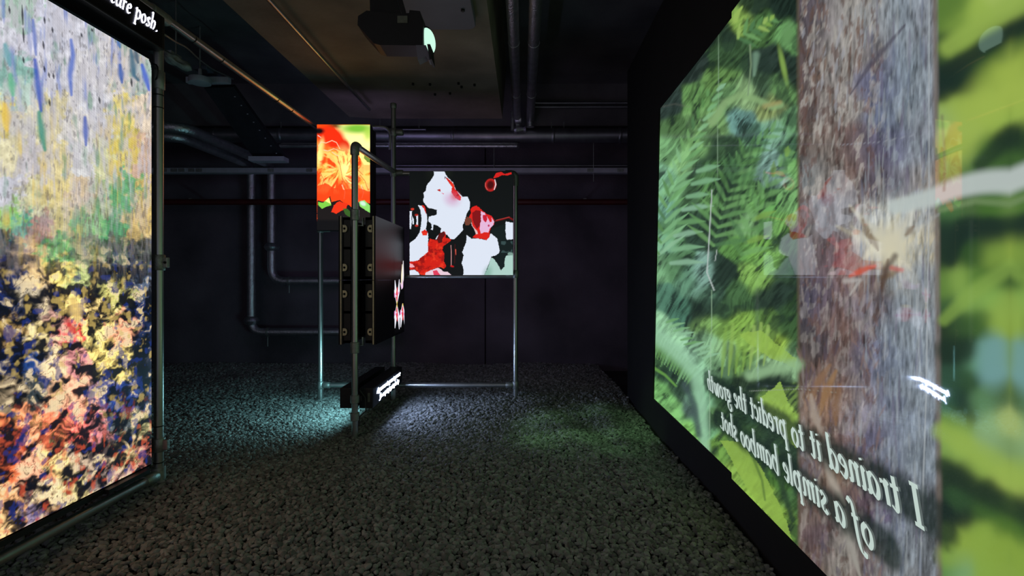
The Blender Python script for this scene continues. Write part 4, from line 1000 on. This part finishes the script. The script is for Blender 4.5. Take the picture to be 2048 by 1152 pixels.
for k in range(16):
    a_ = math.radians(rs.uniform(150, 395)); cx, cy = 684, 345; r0 = rs.uniform(8, 18); r1 = r0 + rs.uniform(14, 30)
    c = rs.choice([(250, 206, 110), (236, 100, 30), (250, 224, 140), (216, 60, 14), (244, 160, 60)])
    p0 = (cx + math.cos(a_) * r0, cy - math.sin(a_) * r0 * 1.2); p1 = (cx + math.cos(a_ + .35) * r1, cy - math.sin(a_ + .35) * r1 * 1.25)
    if p1[1] < 292: continue
    pm = ((p0[0] + p1[0]) / 2 + rs.uniform(-4, 4), (p0[1] + p1[1]) / 2)
    p.stroke([p0, pm, p1], .8, .5, c, .6, .8, mid=rs.uniform(1.4, 3.6))
for pts in ([(637, 292), (642, 284), (652, 286), (664, 281), (673, 285), (680, 298)], [(648, 300), (656, 302), (668, 297), (676, 300)], [(664, 304), (672, 310), (678, 312)], [(684, 370), (690, 384), (688, 398)], [(722, 370), (727, 385), (724, 396)]):
    p.stroke(pts, .8, .6, (246, 186, 150), .4, .95)
for pts in ([(674, 312), (680, 330), (684, 352), (686, 366)], [(676, 340), (670, 356)], [(720, 350), (730, 362), (736, 380)], [(668, 296), (680, 300), (688, 302)], [(640, 345), (648, 360), (640, 378)], [(716, 340), (726, 350)]):
    p.stroke(pts, .7, .5, (160, 44, 14), .6, .8)
p.poly([(634, 372), (650, 366), (668, 376), (690, 380), (716, 376), (741, 384), (741, 402), (720, 398), (702, 414), (694, 412), (676, 402), (660, 398), (650, 404), (634, 404)], (226, 58, 12), .92, 2)
p.poly([(730, 306), (741, 304), (741, 326), (734, 324), (728, 316)], (60, 110, 30), .9, 1)
p.poly([(634, 400), (648, 404), (660, 392), (664, 404), (680, 400), (704, 414), (722, 402), (741, 408), (741, 462), (634, 462)], (20, 16, 14), 1, 2)
p.poly([(636, 403), (646, 406), (658, 395), (663, 410), (652, 414), (644, 418), (636, 410)], (110, 180, 60), 1, 1); p.poly([(650, 402), (658, 395), (662, 408)], (220, 220, 120), .9)
p.poly([(668, 410), (680, 402), (696, 408), (694, 416), (680, 422), (674, 428), (662, 424)], (206, 44, 12), 1, 2)
p.poly([(718, 404), (728, 400), (741, 412), (741, 426), (730, 420), (720, 412)], (120, 190, 90), 1, 1); p.blob(726, 407, 6, 4, (180, 210, 190), 30, .5)
p.poly([(686, 416), (696, 418), (704, 428), (700, 434), (690, 428)], (50, 90, 30), .8, 1)
p.mix(sm(436, 444, p.V), (6, 6, 6))
P3_ = np.stack([YY, np.full(YY.shape, oy), ZZ], -1).reshape(-1, 3)
M_pop = picture_mat('poppy_picture', 1.5, .3, 1.5)
grid_picture('picture', P3_, nu, nv, p.C, M_pop, os_)
MB().box(ox0 + .03, ox1 - .03, oy + .205, oy + .208, oz0 + .05, oz1 - .05).build('rear_glow', emit_mat('rear_violet_glow', (0.50, 0.42, 0.9), 2.2), os_)  # glowing sheet added behind the screen to throw violet on wall and pipes

# ------------------------------------------------------------------ red and white flower screen
bx0, bx1, by, bz0, bz1 = -1.101, -.101, 5.184, HC + .024, HC + 1.024
bs = thing('led_screen', 'square screen showing white and red petals on black at the back', 'screen', ((bx0 + bx1) / 2, by, bz0))
MB().box(bx0 - .002, bx1 + .002, by + .002, by + .085, bz0 - .002, bz1 + .002, .003).build('cabinet', M_black, bs)
nu = nv = 300
YY, ZZ = np.meshgrid(np.linspace(bx0, bx1, nu), np.linspace(bz0, bz1, nv))
U = ((YY - bx0)) * 1080 + 46; V = (bz1 - ZZ) * 1090 + 34     # pixels of a close look at the picture
p = Paint(U, V, (8, 12, 12))
W_, R_, B_ = (218, 226, 240), (214, 30, 22), (9, 13, 13)
def PO(pts, c, wp=5, a=1.0): p.poly(pts, c, a, wp, 3)
PO([(300, 30), (408, 30), (440, 90), (500, 150), (530, 230), (600, 300), (650, 296), (678, 360), (672, 430), (640, 480), (632, 530), (600, 600), (604, 650), (560, 700), (510, 748), (470, 742), (440, 700), (380, 690), (350, 740), (318, 752), (330, 710), (368, 680), (376, 632), (330, 600), (280, 590), (246, 560), (246, 510), (330, 490), (330, 440), (290, 425), (240, 418), (190, 350), (186, 322), (200, 310), (190, 260), (216, 240), (226, 180), (280, 110), (300, 70)], W_)
PO([(320, 430), (330, 488), (302, 498), (300, 440)], B_, 2); PO([(232, 420), (276, 430), (280, 500), (248, 506), (228, 480)], B_, 2)
PO([(290, 596), (372, 630), (360, 690), (316, 730), (250, 700), (240, 640), (270, 640)], B_, 3)
PO([(274, 590), (294, 596), (290, 650), (266, 644), (278, 630)], W_, 2)
PO([(46, 788), (110, 740), (150, 680), (166, 600), (172, 520), (160, 440), (136, 388), (170, 396), (210, 440), (228, 500), (230, 560), (216, 640), (240, 690), (240, 880), (190, 930), (130, 975), (90, 985), (46, 980)], W_)
PO([(46, 440), (90, 430), (140, 400), (160, 460), (164, 560), (150, 660), (110, 740), (46, 780)], B_, 3)
PO([(46, 450), (72, 450), (66, 520), (70, 560), (60, 640), (46, 640)], W_, 2); PO([(72, 498), (90, 540), (92, 590), (78, 590), (74, 550)], W_, 2)
PO([(112, 490), (134, 492), (134, 600), (116, 604), (120, 540)], W_, 2)
for x, y in ((118, 492), (120, 604), (76, 430)): p.blob(x, y, 17, 11, (222, 60, 40), 0, .3)
PO([(170, 388), (200, 396), (214, 430), (222, 500), (214, 470), (196, 424)], R_, 3); PO([(170, 665), (206, 645), (234, 668), (226, 706), (184, 708)], R_, 4)
# red splashes
PO([(414, 84), (440, 100), (500, 156), (524, 222), (548, 250), (584, 300), (580, 338), (560, 340), (520, 310), (480, 250), (490, 200), (440, 130)], R_, 5)
p.blob(490, 330, 70, 60, (206, 130, 180), 20, .9, .55); p.blob(520, 290, 40, 40, (206, 50, 50), 30, .8, .6)
PO([(330, 228), (366, 218), (372, 246), (350, 240)], R_, 2); PO([(376, 256), (404, 266), (400, 276)], (220, 70, 110), 2)
PO([(412, 78), (424, 92), (412, 120)], (40, 20, 60), 2)
PO([(46, 985), (130, 972), (190, 920), (240, 880), (236, 800), (256, 740), (330, 760), (350, 700), (410, 664), (424, 690), (420, 730), (480, 746), (470, 770), (400, 820), (386, 860), (410, 900), (405, 980), (430, 1030), (410, 1056), (360, 1040), (300, 1060), (250, 1080), (200, 1130), (160, 1120), (110, 1070), (46, 1068)], (206, 30, 16), 6)
m1 = sm(.5, .7, fbm(p.U / 46, p.V / 46, 51, 4)) * ((p.C[:, 0] > .4) & (p.C[:, 1] < .05))
p.mix(m1 * .7, (120, 8, 12)); m1 = sm(.58, .7, fbm(p.U / 30, p.V / 30, 55, 4)) * ((p.C[:, 0] > .3) & (p.C[:, 1] < .05)); p.mix(m1 * .6, (240, 60, 30))
PO([(46, 1000), (80, 1010), (100, 1040), (60, 1046), (46, 1040)], (236, 170, 180), 3); PO([(46, 1074), (100, 1070), (140, 1100), (160, 1140), (46, 1140)], W_, 4)
PO([(330, 748), (352, 690), (404, 662), (418, 700), (390, 740), (384, 780), (350, 790)], (90, 14, 14), 3)
PO([(200, 1140), (214, 1096), (280, 1070), (350, 1048), (400, 1088), (440, 1090), (470, 1110), (490, 1140)], (228, 200, 214), 5); PO([(290, 1080), (330, 1070), (370, 1130), (300, 1140)], (220, 60, 90), 4)
PO([(420, 830), (470, 812), (470, 1020), (490, 1080), (430, 1060), (436, 1010), (406, 960), (410, 890)], B_, 3)
p.stroke([(478, 812), (482, 900), (480, 1030)], 3, 3, (210, 150, 150), .5); p.blob(490, 1032, 20, 9, (190, 20, 20), 15, .3); p.stroke([(526, 856), (530, 910)], 5, 3, (220, 90, 70), .5); p.stroke([(520, 800), (516, 1000)], 3, 3, (70, 8, 10), .7)
# second figure
PO([(640, 700), (690, 740), (760, 740), (850, 760), (890, 690), (930, 690), (960, 730), (975, 790), (992, 840), (980, 890), (940, 920), (900, 930), (880, 990), (850, 1060), (820, 1140), (606, 1140), (610, 1060), (590, 1000), (610, 920), (596, 880), (620, 820), (640, 760)], W_)
PO([(680, 430), (700, 410), (740, 392), (770, 410), (800, 440), (850, 480), (900, 500), (926, 540), (930, 590), (900, 620), (880, 660), (884, 720), (850, 756), (800, 744), (740, 736), (700, 728), (740, 690), (730, 650), (700, 600), (690, 540), (660, 520), (690, 470)], R_, 5)
PO([(700, 470), (740, 440), (790, 450), (800, 520), (780, 600), (750, 640), (720, 590), (704, 540)], (128, 12, 16), 5)
PO([(790, 450), (830, 470), (850, 500), (880, 560), (900, 520), (930, 560), (920, 600), (880, 640), (870, 680), (830, 670), (790, 690), (776, 620), (790, 560)], (226, 180, 214), 5)
PO([(810, 490), (850, 490), (858, 540), (840, 572), (812, 540)], (196, 24, 50), 4); PO([(860, 490), (900, 500), (906, 560), (886, 570), (870, 520)], (216, 30, 30), 4); p.blob(872, 604, 10, 12, (190, 40, 90))
PO([(620, 540), (650, 510), (690, 530), (700, 570), (660, 600), (630, 604)], (110, 60, 44), 4)
PO([(690, 560), (704, 610), (750, 660), (760, 690), (740, 696), (720, 640), (694, 600)], (222, 190, 190), 2)
# drop and ribbon at the top right
PO([(920, 100), (950, 50), (1000, 38), (1040, 60), (1110, 40), (1112, 60), (1070, 76), (1010, 72), (970, 92), (930, 106)], (204, 30, 26), 3)
p.blob(892, 176, 58, 66, (216, 40, 36), 10, .12); p.blob(890, 176, 44, 54, (70, 6, 8), 10, .5); p.stroke([(936, 120), (946, 170), (930, 224)], 4, 4, (232, 220, 226), .5, .9, mid=6)
p.stroke([(838, 150), (838, 190), (858, 226)], 2, 2, (236, 130, 120), .5, .8)
p.stroke([(940, 556), (1020, 536), (1080, 516), (1130, 544)], 6, 9, (110, 12, 14), .4); p.stroke([(950, 546), (1040, 524), (1090, 514)], 2, 2, (220, 80, 70), .5, .8)
PO([(1050, 560), (1130, 576), (1130, 748), (1050, 752), (1052, 680), (1034, 630)], W_, 4)
PO([(900, 940), (930, 960), (960, 1000), (1000, 1076), (1040, 1030), (1030, 960), (1056, 920), (1130, 900), (1130, 1140), (820, 1140), (860, 1060)], (170, 204, 194), 4)
p.blob(860, 1100, 40, 60, (110, 160, 140), 20, .9, .6); PO([(1066, 900), (1090, 880), (1126, 890), (1120, 916), (1080, 920)], (120, 150, 140), 4)
PO([(900, 640), (1050, 580), (1044, 700), (1060, 760), (1130, 760), (1130, 860), (1060, 900), (1040, 960), (1030, 1040), (1000, 1076), (960, 1000), (930, 940), (990, 880), (960, 740), (900, 690)], (12, 24, 24), 4)
p.mix(sm(.5, .62, fbm(p.U / 60, p.V / 60, 58, 3)) * (abs(p.U - 1060) < 60) * (abs(p.V - 830) < 60) * .7, (60, 84, 84))
P3_ = np.stack([YY, np.full(YY.shape, by), ZZ], -1).reshape(-1, 3)
grid_picture('picture', P3_, nu, nv, p.C, picture_mat('petal_picture', 1.05, .4, 1.5), bs)
MB().box(bx0 + .25, bx1 - .03, by + .085, by + .088, bz0 + .05, bz1 - .04).build('rear_glow', emit_mat('rear_magenta_glow', (0.75, 0.50, 0.72), 0.9), bs)  # added rear glow, there only to light the back wall and duct

# ------------------------------------------------------------------ pipes and ducts
def pipe(name, label, pts, r, m, seg=24, cat='pipe', group=None, rad=.0):
    t = thing(name, label, cat, pts[0], group)
    MB().tube(bend(pts, rad) if rad else pts, r, seg).build('run', m, t, True)
    return t
s7 = F / 7.25
Yv_ = 7.38
X1, X2 = (503 - VX) / F * Yv_, (543.5 - VX) / F * Yv_
zq = lambda py, Y=Yv_: HC - (py - VY) / F * Y
a = pipe('lagged_pipe', 'foil lagged pipe down the back wall, left of the pair, turning at the lower elbow',
     [(-5.6, 5.85, zq(331)), (X1 - .02, 5.85, zq(331)), (X1, Yv_, zq(331)), (X1, Yv_, zq(664)), ((800 - VX) / F * Yv_, Yv_, zq(664))], .056, M_foil, rad=.16)
lathe([(.058, 0), (.085, .02), (.10, .06), (.085, .10), (.058, .12)], (X1, Yv_, zq(650)), (0, 0, 1)).build('valve_collar', M_foil, a, True)
b = pipe('lagged_pipe', 'foil lagged pipe on the back wall, the right of the pair with the higher elbow',
     [(-5.6, 5.5, zq(331)), (X2 - .02, 5.5, zq(331)), (X2, Yv_, zq(331)), (X2, Yv_, zq(562)), ((800 - VX) / F * Yv_, Yv_, zq(562))], .056, M_foil, rad=.18)
lathe([(.058, 0), (.085, .02), (.10, .055), (.085, .09), (.058, .11)], (X2, Yv_, zq(502)), (0, 0, 1)).build('valve_collar', M_foil, b, True)
for t_, px, py, dz in ((a, 534, 668, .12), (b, 577, 564, .10)):
    x = (px - VX) / F * Yv_
    lathe([(.062, 0), (.062, .03)], (x, Yv_, zq(py - 4 if py > 600 else 562)), (1, 0, 0)).build('clip', M_fit, t_, True)
    MB().tube([(x + .01, Yv_, zq(py)), (x + .01, Yv_, zq(py) - dz - .05)], .006, 8).build('rod', M_fit, t_)
for t_, x in ((a, X1), (b, X2)):
    for py in (378, 430, 560 if t_ is a else 530):
        lathe([(.0575, 0), (.0585, .006), (.0575, .012)], (x, Yv_, zq(py)), (0, 0, 1)).build('band', M_foil, t_, True)
YD = 7.0
dz_ = lambda py, Y=YD: HC - (py - VY) / F * Y
dt = pipe('duct', 'wide round steel duct running right across the top of the back wall', [(-6.3, YD, dz_(271)), (1.6, YD, dz_(271))], .092, M_duct, 32, 'duct')
for px in (430, 560, 700, 903, 1103, 1236):
    x = (px - VX) / F * YD
    lathe([(.094, 0), (.099, .01), (.099, .03), (.094, .04)], (x, YD, dz_(271)), (1, 0, 0), 32).build('seam', M_duct, dt, True)
for px in (562, 1103, 1128):
    x = (px - VX) / F * YD
    MB().tube([(x, YD, dz_(271) + .09), (x, YD, 3.25)], .006, 8).build('hanger', M_fit, dt)
rp = pipe('sprinkler_pipe', 'dark red sprinkler pipe crossing low in front of the foil pipes', [(-6.3, 7.10, zq(404, 7.10)), (1.9, 7.10, zq(404, 7.10))], .040, M_red, 20)
for px in (380, 700, 905, 1170):
    x = (px - VX) / F * 7.1
    MB().box(x - .02, x + .02, 7.10, 7.565, zq(404, 7.10) + .03, zq(404, 7.10) + .05).build('bracket', M_fit, rp)
st_ = thing('strut_rail', 'long slotted steel strut rail fixed across the back wall below the duct', 'rail', (-2, 7.2, zq(340, 7.2)))
z0 = zq(345, 7.2)
u = MB(); u.box(-6.3, 1.5, 7.18, 7.22, z0, z0 + .052); u.box(-6.3, 1.5, 7.18, 7.30, z0 + .052, z0 + .058); u.box(-6.3, 1.5, 7.18, 7.30, z0 - .006, z0)
u.build('channel', M_white, st_)
MB().tube([(-1.75, 7.24, z0 + .10), (1.45, 7.24, z0 + .10)], .016, 12).build('conduit', M_duct, st_, True)
for px in (330, 350, 365, 385, 400, 543, 620, 1180, 1240):
    x = (px - VX) / F * 7.2
    MB().box(x - .04, x + .04, 7.172, 7.18, z0 + .004, z0 + .048).build('slot_cover', M_fit, st_)
for px in (1187, 700, 988):
    x = (px - VX) / F * 7.2
    MB().tube([(x, 7.2, z0 - .12 if px == 1187 else z0), (x, 7.2, 3.2)], .006, 8).build('hanger', M_fit, st_)
pp = pipe('conduit_pipe', 'pair of thin bright pipes ending in an elbow just below the wide duct', [((560 - VX) / F * 6.9, 6.9, zq(292, 6.9)), ((1034 - VX) / F * 6.9, 6.9, zq(292, 6.9))], .026, M_foil, 16)
MB().tube(bend([((560 - VX) / F * 6.9, 6.95, zq(288, 6.95)), ((1036 - VX) / F * 6.9, 6.95, zq(288, 6.95)), ((1036 - VX) / F * 6.9, 7.2, zq(288, 6.95))], .05), .02, 16).build('run', M_foil, pp, True)
for i, (py, lab) in enumerate(((206, 'upper thin pipe of the two high at the right end of the back wall'), (214, 'lower thin pipe of the two high at the right end of the back wall'))):
    pipe('thin_pipe', lab, [((1060 - VX) / F * 6.95, 6.95, zq(py, 6.95)), (1.7, 6.95, zq(py, 6.95))], .017, M_duct, 12)
tp_ = pipe('thin_pipe', 'short thin pipe above the wide duct behind the middle post', [((740 - VX) / F * 6.84, 6.84, zq(259, 6.84)), ((852 - VX) / F * 6.84, 6.84, zq(259, 6.84))], .014, M_duct, 12)
for px in (760, 838):
    x = (px - VX) / F * 6.84
    MB().tube([(x, 6.84, zq(259, 6.84)), (x, 6.84, ZC)], .005, 8).build('hanger', M_fit, tp_)
# twin overhead pipes running towards the back
for cxh, r_, lab in ((-.0432, .048, 'left one of the twin foil pipes overhead beside the concrete downstand'), (.046, .050, 'right one of the twin foil pipes overhead beside the concrete downstand')):
    x = cxh * 2.02
    q = pipe('overhead_pipe', lab, [(x, -1.8, HC + 2.02), (x * .93, 6.85, HC + 2.02), (x * .93, 6.85, HC + 1.92)], r_, M_foil, 24, rad=.08)
    for yy in (1.9, 3.2, 4.6, 5.9): lathe([(r_ + .002, 0), (r_ + .004, .01), (r_ + .002, .02)], (x * (1 - .07 * yy / 7), yy, HC + 2.02), (0, 1, 0)).build('band', M_foil, q, True)
br = thing('pipe_bracket', 'small cast bracket at the far end of the twin overhead pipes', 'bracket', (0, 6.80, HC + 1.95))
MB().tube([(-.14, 6.78, HC + 2.1), (-.14, 6.78, HC + 1.86)], .022, 12).build('leg', M_fit, br, True)
lathe([(.05, 0), (.06, .02), (.05, .08)], (-.11, 6.78, HC + 2.0), (1, 0, 0)).build('clamp', M_foil, br, True)
lathe([(.04, 0), (.055, .03), (.03, .12), (.05, .15)], (-.12, 6.78, HC + 1.87), (1, 0, 0)).build('clamp', M_foil, br, True)
# shiny pipe under the left edge of the soffit
pipe('ceiling_pipe', 'slim bright pipe along the left edge of the concrete downstand', [(-.912 * 1.80, -1.8, HC + 1.80), (-.912 * 1.80 - .01, 5.75, HC + 1.80)], .016, M_tube, 14)
# sloping cable trunking between ceiling and back wall
ct = thing('cable_trunking', 'flat dark trunking sloping down towards the back wall, pale flange at each end', 'trunking', PX(425, 170, 5.6))
p0, p1 = PX(408, 176, 5.6), PX(467, 174, 5.6); q0, q1 = PX(510, 319, 6.3), PX(572, 319, 6.3)
def slab4(mb, a, b, c, d, th):
    n = (b - a).cross(d - a).normalized() * th
    vs = [a, b, c, d, a + n, b + n, c + n, d + n]
    mb.add(vs, [(0, 1, 2, 3), (7, 6, 5, 4), (0, 4, 5, 1), (1, 5, 6, 2), (2, 6, 7, 3), (3, 7, 4, 0)]); return mb
slab4(MB(), p0, p1, q1, q0, .05).build('tray', mat('dark_steel', (.05, .05, .06), .5, .6), ct)
for f_ in range(9):
    t_ = (f_ + .5) / 9; c_ = p1.lerp(q1, t_)
    MB().tube([c_ + Vector((-.02, 0, -.052)), c_ + Vector((-.02, 0, -.058))], .008, 8).build('rivet', M_white, ct)
MB().box(PX(383, 0, 5.6).x, PX(467, 0, 5.6).x, 5.5, 5.56, PX(0, 172, 5.6).z, PX(0, 160, 5.6).z, .006).build('end_flange', M_white, ct)
MB().box(PX(505, 0, 6.3).x, PX(575, 0, 6.3).x, 6.2, 6.34, PX(0, 325, 6.3).z, PX(0, 316, 6.3).z, .004).build('end_flange', M_white, ct)
dc = thing('round_fixture', 'flat round pale ceiling fixture at the upper end of the trunking', 'fixture', PX(400, 160, 5.4))
lathe([(.02, -.04), (.10, -.025), (.105, 0), (.10, .03), (.06, .045), (.02, .05), (.015, .12)], PX(400, 162, 5.4), (0, 0, 1)).build('disc', M_white, dc, True)
MB().box(PX(385, 0, 5.4).x, PX(414, 0, 5.4).x, 5.4, 5.75, PX(0, 142, 5.4).z + .02, PX(0, 130, 5.4).z, .01).build('mounting_plate', mat('perforated_plate', (.10, .11, .15), .6), dc)
MB().tube([PX(400, 158, 5.4), PX(400, 140, 5.4)], .014, 12).build('stem', M_white, dc)
# lump of foam on the ceiling
fo = MB(); bm = bmesh.new(); bmesh.ops.create_icosphere(bm, subdivisions=4, radius=1)
c_ = PX(352, 121, 4.9)
for q in bm.verts:
    d_ = 1 + .45 * mnoise.noise(q.co * 1.6 + Vector((3, 1, 2)))
    q.co = Vector((q.co.x * .115, q.co.y * .12, q.co.z * .055)) * d_ + c_ + Vector((0, 0, -.22 * q.co.x * .3))
me = D.meshes.new('foam_lump'); bm.to_mesh(me); bm.free()
tag(link('foam_lump', me, M_foam, None, True), 'irregular grey foam lump beneath the ceiling beside the left frame', 'foam')
MB().box(c_.x - .13, c_.x - .01, c_.y - .05, c_.y + .1, c_.z + .05, c_.z + .075, .005).build('foam_backing', M_white, D.objects['foam_lump'])
MB().tube([(c_.x, c_.y, c_.z), (c_.x, c_.y, ZC)], .008, 8).build('hanger', M_fit, D.objects['foam_lump'])
MB().tube([PX(400, 150, 5.4), (PX(400, 150, 5.4).x, 5.4, ZC)], .008, 8).build('hanger', M_fit, dc)
# sagging cable from the text bar along the ceiling
cb = MB().tube(catmull([PX(330, 70, 3.0), PX(352, 84, 3.4), PX(374, 96, 3.9), PX(398, 118, 4.6), PX(425, 138, 5.0), PX(450, 150, 5.2), PX(466, 158, 5.42)], 8), .006, 8).build('cable', M_fit, None, True)
tag(cb, 'thin cable sagging from the scare posh. text bar towards the sloping trunking', 'cable')

# ------------------------------------------------------------------ projectors
gp = thing('gobo_projector', 'black overhead spot projector with a glowing lens facing right', 'projector', PX(790, 60, 2.9))
Zp = 2.9; PXZ = lambda px, py: (lambda q: (q.x, q.z))(PX(px, py, Zp))
out = [(716, 32), (733, 21), (790, 27), (818, 26), (819, 20), (840, 22), (845, 40), (846, 50), (846, 88), (843, 91), (760, 90), (748, 87), (715, 50)]
MB().prism([PXZ(*q) for q in out][::-1], Zp, Zp + .15).build('body', M_black, gp)
MB().prism([PXZ(*q) for q in [(736, -60), (778, -60), (800, 28), (738, 22)]][::-1], Zp + .02, Zp + .08).build('yoke', M_black, gp)
MB().prism([PXZ(*q) for q in [(776, -60), (788, -60), (812, 27), (803, 27)]][::-1], Zp + .01, Zp + .03).build('arm', M_black, gp)
# lens: round glass on the right-hand end, turned a little to the viewer
ax = Vector((1, -.42, -.06)).normalized()
lens_c = Vector((PX(851, 71, Zp).x, Zp + .085, PX(852, 69, Zp).z))
MB().tube([lens_c - ax * .04, lens_c - ax * .002], .079, 28).build('lens_hood', M_black, gp, True)
lathe([(.070, -.001), (.066, .006), (.045, .012), (.0, .016)], lens_c, ax, 28).build('lens', emit_mat('lit_lens', (0.62, 1.0, 0.80), 1.0), gp, True)
fl_ = MB().prism([PXZ(*q) for q in [(832, 91), (852, 91), (862, 120), (857, 121), (852, 113), (836, 121)]][::-1], Zp - .005, Zp + .06).build('flap', M_shell, gp)
MB().prism([PXZ(*q) for q in [(855, 90), (861, 90), (864, 120), (860, 121)]][::-1], Zp - .012, Zp + .10).build('flap', M_black, gp)
MB().box(PX(795, 0, Zp).x, PX(815, 0, Zp).x, Zp - .003, Zp, PX(0, 46, Zp).z, PX(0, 32, Zp).z).build('rating_label', M_label, gp)
# underside of a second, paler projector hung beside it
Zq = 3.92; hq = (VY - 60) / F * Zq
sp_ = thing('ceiling_projector', 'grey underside of a rounded projector hung close under the concrete downstand', 'projector', (-.6, 3.6, HC + hq))
x0, x1 = (812 - VX) / F * Zq, (953 - VX) / F * Zq
ol = []
for cx_, cy_, a0 in ((x1 - .07, Zq - .07, 0), (x0 + .07, Zq - .07, 90), (x0 + .07, Zq - .70, 180), (x1 - .07, Zq - .70, 270)):
    ol += [(cx_ + .07 * math.cos(math.radians(a0 + k * 11.25)), cy_ + .07 * math.sin(math.radians(a0 + k * 11.25))) for k in range(9)]
n = len(ol); mx_, my_ = (x0 + x1) / 2, Zq - .385
v = [(mx_ + (a - mx_) * .985, my_ + (b - my_) * .985, HC + hq) for a, b in ol] + [(a, b, HC + hq + .006) for a, b in ol] + [(a, b, HC + hq + .06) for a, b in ol]
f = [tuple(range(n))[::-1], tuple(range(2 * n, 3 * n))] + [(r * n + i, r * n + (i + 1) % n, (r + 1) * n + (i + 1) % n, (r + 1) * n + i) for r in range(2) for i in range(n)]
MB().add(v, f).build('shell', M_shell, sp_)
lathe([(.012, 0), (.014, -.012), (.010, -.016)], ((925 - VX) / F * 3.6, 3.62, HC + hq + .001), (0, 0, 1), 12).build('foot', M_black, sp_)
MB().tube([((x0 + x1) / 2, 3.5, HC + hq + .05), ((x0 + x1) / 2, 3.5, HC + hs)], .05, 16).build('ceiling_mount', M_black, sp_, True)
print('built')
